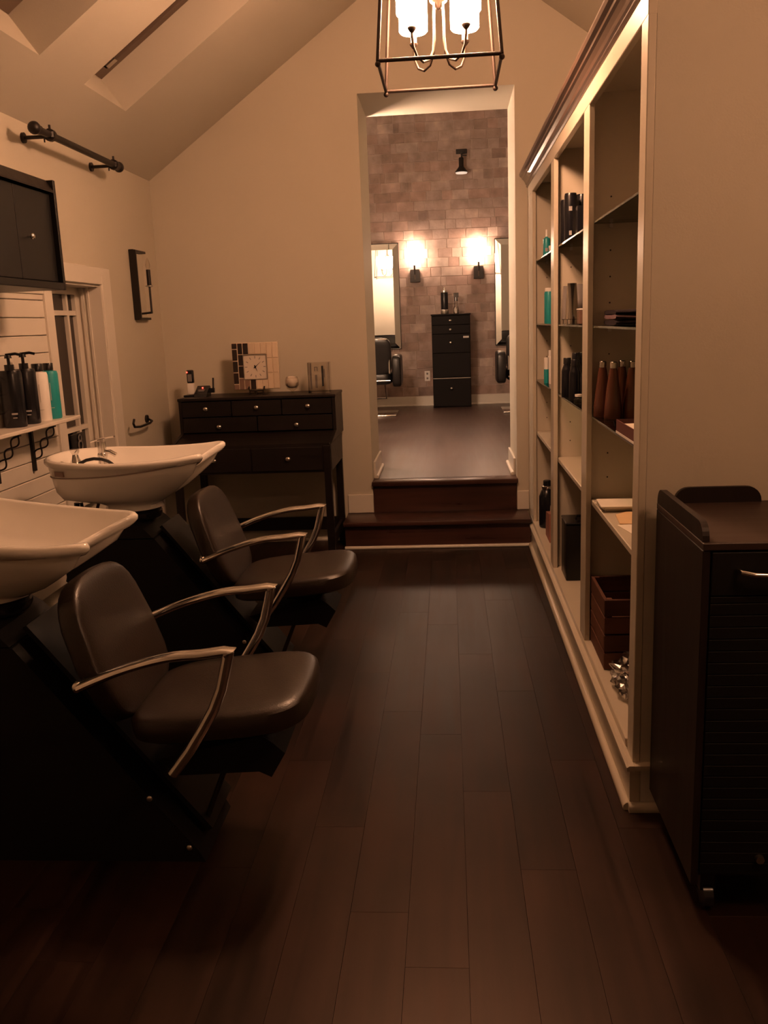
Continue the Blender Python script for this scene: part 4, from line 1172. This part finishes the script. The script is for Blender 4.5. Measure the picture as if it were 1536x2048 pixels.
for (cx_, cy_) in ((qx0 + .05, qy0 + .04), (qx1 - .05, qy0 + .04), (qx0 + .05, qy1 - .05), (qx1 - .05, qy1 - .05)):
    c_ = B().cyl((cx_ - .012, cy_, .034), (cx_ + .012, cy_, .034), .033, seg=18).build('caster', M_blackplastic, t, True)
    B().box(cx_ - .018, cy_ - .012, .05, cx_ + .018, cy_ + .025, .0995).build('caster_fork', M_iron, c_)

# ================================================================== CHANDELIERS
def lantern(cx, cy, zb, shade_mat, zceil, label, group='lantern chandeliers'):
    t = thing('lantern_chandelier', (cx, cy, zb), label, 'chandelier', group)
    H, wb, wt = .62, .217, .170
    def cor(sx, sy, f): 
        q = wb + (wt - wb) * f
        return Vector((cx + sx * q, cy + sy * q, zb + H * f))
    S = ((-1, -1), (1, -1), (1, 1), (-1, 1))
    for (sx, sy) in S:
        p = B().sweep([cor(sx, sy, 0), cor(sx, sy, 1)], .0068, seg=8).build('cage_post', M_bronze, t, True)
        B().ball(cor(sx, sy, 0) - Vector((0, 0, .011)), .0105, seg=10, ring=7).build('finial', M_bronze, p, True)
    for i in range(4):
        a, c = S[i], S[(i + 1) % 4]
        for f in (0, 1):
            B().sweep([cor(*a, f), cor(*c, f)], .0068, seg=8).build('cage_rail', M_bronze, t, True)
        B().sweep([cor(*a, 1), Vector((cx + a[0] * .05, cy + a[1] * .05, zb + H + .13)), Vector((cx, cy, zb + H + .16))], .006, seg=8).build('crown_arm', M_bronze, t, True)
    st_ = B().lathe([(.006, .218), (.014, .224), (.020, .236), (.032, .246), (.034, .256), (.034, .36), (.022, .372), (.010, .38), (.010, H + .17)], (cx, cy, zb), 16).build('stem', M_armmetal, t, True)
    B().cyl((cx, cy, zb + H + .16), (cx, cy, zceil), .006, seg=8).build('drop_rod', M_bronze, t, True)
    B().lathe([(.05, 0), (.06, .012), (.06, .02)], (cx, cy, zceil - .03), 20).build('ceiling_cup', M_bronze, t, True)
    for (sx, sy) in S:
        ux, uy = sx * .7071, sy * .7071
        P = lambda r, z: (cx + ux * r, cy + uy * r, zb + z)
        path = [P(.022, .240), P(.025, .20), P(.026, .12), P(.032, .075), P(.052, .040), P(.084, .028), P(.115, .042), P(.132, .072), P(.138, .110), P(.138, .128)]
        arm = B().sweep(path, .0048, seg=8).build('arm', M_armmetal, t, True)
        B().lathe([(.006, 0), (.012, .008), (.016, .014), (.016, .018)], P(.138, .118), 14).build('cup', M_bronze, arm, True)
        B().cyl(P(.138, .136), P(.138, .200), .0115, seg=12).build('candle_sleeve', M_candle, arm, True)
        # open frosted glass cylinder
        c0 = P(.138, .172); R0, h_ = .0545, .165
        B().lathe([(.014, .0), (R0 - .006, .001), (R0, .008), (R0, h_), (R0 - .003, h_), (R0 - .003, .010), (.014, .004)], c0, 28).build('shade', shade_mat, arm, True)
    return t
lantern(-.008, 3.605, 2.402, M_shade, zc(0) - .002, 'lit bronze lantern chandelier with frosted glass shades over the aisle')
lantern(1.30, 1.15, 2.16, M_shade_rear, zc(1.30) - .002, 'second lit bronze lantern chandelier, over the cart side of the room')

# ================================================================== BACK ROOM
BY = 11.72
BXL, BXR, BZT = -2.9, 2.9, 4.7
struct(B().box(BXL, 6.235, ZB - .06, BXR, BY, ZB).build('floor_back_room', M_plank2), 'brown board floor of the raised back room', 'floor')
struct(B().box(BXL - .1, OY - .05, ZB, BXL, BY, BZT).build('wall_back_room_left', M_wall), 'cream wall on the left of the back room', 'wall')
struct(B().box(BXR, OY - .05, ZB, BXR + .1, BY, BZT).build('wall_back_room_right', M_wall), 'cream wall on the right of the back room', 'wall')
b = B().box(BXL, OY - .05, ZB, XL, OY, BZT).box(XR, OY - .05, ZB, BXR, OY, BZT).box(XL, OY, EAVE, OX0 - .001, OY + .004, BZT).box(OX1 + .001, OY, EAVE, XR, OY + .004, BZT).box(OX0 - .001, OY, OZ + .001, OX1 + .001, OY + .004, BZT)
struct(b.build('wall_back_room_front', M_wall), 'cream rear face of the passage wall', 'wall')
struct(B().box(BXL, OY - .6, BZT, BXR, BY, BZT + .08).build('ceiling_back_room', M_ceil), 'plain ceiling of the back room', 'ceiling')
bw = struct(B().box(BXL, BY + .0015, ZB, BXR, BY + .14, BZT).build('wall_brick', M_mortar, origin=(0, BY + .0015, ZB)), 'brown and grey brick wall at the end of the back room', 'wall')
bmesh_cache = {}
def brick_mesh(wk, v):
    k = (wk, v)
    if k not in bmesh_cache:
        r = random.Random(wk * 31 + v); L = wk / 100.0; hh = .1115
        b = B().box(-L / 2 + .003, 0, .003, L / 2 - .003, .010, hh + .001, bev=.0015)
        for q in b.bm.verts:
            q.co.x += r.uniform(-.0018, .0018); q.co.z += r.uniform(-.0018, .0018); q.co.y += r.uniform(-.0015, .001) * (q.co.y < .005)
        o = b.build('brick', M_brick, None, origin=(0, 0, 0)); bmesh_cache[k] = o.data
        bpy.data.objects.remove(o)
    return bmesh_cache[k]
rest = B(); nb = 0
z = ZB + .13
row = 0
rb_ = random.Random(5)
while z < BZT - .02:
    x = BXL + rb_.uniform(-.25, 0)
    while x < BXR:
        wk = rb_.choice((7, 13, 17, 20, 20, 22, 24, 27))
        L = wk / 100.0
        a, c = x, x + L
        if a > BXL and c < BXR:
            cx_ = (a + c) / 2
            hid = (-.20 < a and c < .27 and z < 1.45) or (c < -.66 and 1.2 < z < 2.3) or (a > .67 and 1.2 < z < 2.3)
            if c > -.96 and a < .84 and z < 4.06 and not hid and nb < 300:
                o = bpy.data.objects.new('brick', brick_mesh(wk, rb_.randint(0, 2))); COL.objects.link(o)
                o.parent = bw; o.location = Vector((cx_, BY - .004, z)) - bw.location
                nb += 1
            else:
                rest.box(a + .003, BY - .004, z + .003, c - .003, BY + .006, z + .1125)
        x += L
    z += .1155; row += 1
rs = rest.build('brick_field', M_brick, bw); rs['kind'] = 'stuff'
bb = baseboard('baseboard_back_room', [(BXL, BY - .022, ZB, BXR, BY - .004, ZB + .125)], 'white baseboard under the brick wall')
B().cyl((BXL, BY - .028, ZB + .008), (BXR, BY - .028, ZB + .008), .013, seg=8).build('shoe_moulding', M_trim, bb, True)

# brick wall sconces
def brick_sconce(x, y, zb, label, face=-1):
    t = thing('brick_wall_sconce', (x, y, zb), label, 'sconce', 'lit sconces in the back room')
    f = face
    bk = B().prism([(x - .062, zb), (x + .062, zb), (x + .056, zb + .155), (x - .056, zb + .155)], 'y', min(y, y + f * .05), max(y, y + f * .05)).build('back_box', M_iron, t)
    box('slot', M_gasket, t, x - .008, min(y + f * .05, y + f * .053), zb + .03, x + .008, max(y + f * .05, y + f * .053), zb + .125)
    yy = y + f * .10
    B().sweep([(x, y + f * .05, zb + .10), (x, yy, zb + .10), (x, yy, zb + .13)], .008, seg=8).build('arm', M_iron, t, True)
    B().cyl((x, yy, zb + .125), (x, yy, zb + .205), .012, seg=12).build('candle_sleeve', M_iron, t, True)
    B().lathe([(.010, 0), (.016, .02), (.019, .05), (.019, .22), (.012, .265), (0, .28)], (x, yy, zb + .205), 16).build('bulb', M_bulb, t, True)
    return t
brick_sconce(-.402, BY - .005, 1.99, 'lit sconce on the brick wall beside the left mirror')
brick_sconce(.402, BY - .005, 2.0, 'lit sconce on the brick wall beside the right mirror')

# mirrors
def mirror(x0, x1, label):
    z0, z1, y = 1.162, 2.475, BY - .006
    t = thing('wall_mirror', ((x0 + x1) / 2, y, z0), label, 'mirror', 'mirrors on the brick wall')
    e = .075; d0, d1 = .022, .012
    box('backing', M_iron, t, x0, y - .012, z0, x1, y, z1)
    box('glass', M_mirror, t, x0 + e, y - .030, z0 + e, x1 - e, y - d1, z1 - e)
    O = [(x0, z0), (x1, z0), (x1, z1), (x0, z1)]; I = [(x0 + e, z0 + e), (x1 - e, z0 + e), (x1 - e, z1 - e), (x0 + e, z1 - e)]
    for i in range(4):
        j = (i + 1) % 4
        b = B()
        fr = [(O[i][0], y - d0, O[i][1]), (O[j][0], y - d0, O[j][1]), (I[j][0], y - .036, I[j][1]), (I[i][0], y - .036, I[i][1])]
        bk = [(O[i][0], y - d1, O[i][1]), (O[j][0], y - d1, O[j][1]), (I[j][0], y - d1, I[j][1]), (I[i][0], y - d1, I[i][1])]
        V = [b.bm.verts.new(v) for v in fr + bk]
        for f in ((0, 1, 2, 3), (7, 6, 5, 4), (0, 4, 5, 1), (1, 5, 6, 2), (2, 6, 7, 3), (3, 7, 4, 0)):
            b.bm.faces.new([V[k] for k in f])
        b.build('bevel_strip', M_mirror, t)
    ed = B().box(x0 - .004, y - d0 - .004, z0 - .004, x0 + .004, y, z1 + .004).box(x1 - .004, y - d0 - .004, z0 - .004, x1 + .004, y, z1 + .004).box(x0, y - d0 - .004, z1 - .004, x1, y, z1 + .004).box(x0, y - d0 - .004, z0 - .004, x1, y, z0 + .004)
    ed.build('rim', M_iron, t)
mirror(-1.36, -.605, 'large wall mirror behind the left salon chair')
mirror(.608, 1.36, 'large wall mirror behind the right salon chair')

# wall spot
t = thing('wall_spotlight', (.21, BY - .006, 3.25), 'black spotlight pointing down, high on the brick wall', 'spotlight')
box('bracket', M_iron, t, .148, BY - .03, 3.50, .282, BY - .006, 3.555, bev=.003)
B().cyl((.215, BY - .03, 3.50), (.215, BY - .15, 3.475), .014, seg=10).cyl((.215, BY - .15, 3.48), (.213, BY - .15, 3.43), .010, seg=8).box(.215, BY - .16, 3.452, .275, BY - .14, 3.462).build('arm', M_iron, t)
B().lathe([(.076, .012), (.076, .022), (.034, .075), (.030, .085), (.030, .175), (.024, .185)], (.208, BY - .15, 3.25), 20).build('housing', M_iron, t, True)
B().lathe([(.068, .0), (.073, .012)], (.208, BY - .15, 3.25), 20).build('lens', M_spotface, t, True)

# outlet
t = thing('wall_outlet', (-.28, BY - .005, .735), 'white power outlet low on the brick wall', 'outlet')
box('plate', M_white, t, -.315, BY - .012, .735, -.245, BY - .004, .865, bev=.002)
for zz in (.77, .83):
    box('socket', M_grey, t, -.292, BY - .014, zz - .012, -.268, BY - .012, zz + .012)

# tall black cabinet
t = thing('drawer_cabinet', (.037, 11.5, ZB), 'tall black drawer cabinet standing against the brick wall', 'cabinet')
ax0, ax1, ay0, ay1, az1 = -.203, .277, 11.37, BY - .04, 1.558
box('carcass', M_blackcab, t, ax0, ay0 + .02, ZB, ax1, ay1, az1, bev=.003)
box('top', M_blackcab, t, ax0 - .008, ay0 - .005, az1, ax1 + .008, ay1, 1.577, bev=.003)
for (z0, z1, kz) in ((1.445, 1.550, 1.495), (1.335, 1.440, 1.385), (1.10, 1.330, 1.226), (.795, 1.095, None), (.43, .775, .655)):
    d = box('drawer', M_blackcab, t, ax0 + .006, ay0, z0, ax1 - .006, ay0 + .02, z1, bev=.002)
    if kz:
        B().cyl((.030, ay0, kz), (.030, ay0 - .015, kz), .006, seg=8).ball((.030, ay0 - .020, kz), .014, sx=1.3, sy=.7).build('knob', M_brushed, d, True)
    if z0 == 1.10:
        box('pull_tab', M_white, d, .188, ay0 - .008, 1.278, .258, ay0, 1.300)
box('divider_strip', M_brushed, t, ax0 + .004, ay0 - .002, .779, ax1 - .004, ay0 + .02, .787)
# two dispensers on it
t = thing('dispenser', (-.035, 11.48, 1.5775), 'black canister with silver pump top on the tall cabinet', 'bottle')
B().lathe([(.048, 0), (.050, .004), (.050, .05), (.044, .055)], (-.035, 11.48, 1.5775), 20).build('base', M_brushed, t, True)
B().lathe([(.044, 0), (.046, .01), (.046, .20), (.042, .21)], (-.035, 11.48, 1.632), 20).build('body', M_blackbottle, t, True)
B().lathe([(.040, 0), (.038, .02), (.014, .03), (.010, .06), (.004, .065)], (-.035, 11.48, 1.842), 16).build('pump_top', M_chrome, t, True)
t = thing('spray_bottle', (.108, 11.48, 1.5775), 'clear spray bottle with black trigger on the tall cabinet', 'bottle')
B().lathe([(.030, 0), (.033, .004), (.033, .06), (.020, .10), (.016, .155)], (.108, 11.48, 1.5775), 18).build('body', M_vase, t, True)
B().lathe([(.028, .004), (.030, .01), (.030, .055), (.010, .08)], (.108, 11.48, 1.578), 16).build('liquid', M_wax, t, True)
B().cyl((.108, 11.48, 1.730), (.108, 11.48, 1.78), .022, .018, seg=14).box(.080, 11.465, 1.775, .142, 11.495, 1.83).build('trigger', M_blackplastic, t)

# salon chairs
def salon_chair(cx, cy, label):
    t = thing('salon_chair', (cx, cy, ZB), label, 'chair', 'black salon chairs facing the mirrors')
    z = ZB
    B().cushion((cx, cy, z + .44), (.25, .25, .075), .3, .3).build('seat', M_blkleather, t, True)
    tb = Matrix.Rotation(math.radians(7), 3, 'X')
    B().cushion((cx, cy - .235, z + .70), (.262, .05, .215), .35, .4, mtx=tb).build('backrest', M_blkleather, t, True)
    B().box(cx - .22, cy - .30, z + .885, cx + .22, cy - .24, z + .905, bev=.008, seg=2).build('back_rail', M_chrome, t, True)
    for s in (-1, 1):
        a = B().cushion((cx + s * .315, cy - .01, z + .525), (.055, .27, .185), .3, .3).build('armrest', M_blkleather, t, True)
        B().box(cx + s * .315 - .035, cy - .275, z + .40, cx + s * .315 + .035, cy - .268, z + .62).build('arm_trim', M_black, a)
        B().cyl((cx + s * .235, cy - .26, z + .50), (cx + s * .235, cy - .26, z + .72), .012, seg=10).build('back_tube', M_chrome, t, True)
    B().cyl((cx - .24, cy - .262, z + .42), (cx + .24, cy - .262, z + .42), .012, seg=10).build('cross_tube', M_chrome, t, True)
    B().cyl((cx, cy, z + .03), (cx, cy, z + .37), .04, seg=20).build('pump_column', M_chrome, t, True)
    B().box(cx - .30, cy - .30, z, cx + .30, cy + .30, z + .022, bev=.008, seg=2).build('base_plate', M_chrome, t, True)
    B().sweep([(cx - .14, cy + .24, z + .35), (cx - .14, cy + .42, z + .16), (cx + .14, cy + .42, z + .16), (cx + .14, cy + .24, z + .35)], .012, seg=8).build('footrest', M_chrome, t, True)
    return t
salon_chair(-.925, 10.74, 'black salon chair partly hidden by the left passage jamb')
salon_chair(.925, 10.74, 'black salon chair partly hidden by the right passage jamb')
lantern(-1.03, 7.24, 2.28, M_shade_back, BZT - .002, 'lit lantern chandelier in the back room, seen only in the left mirror')
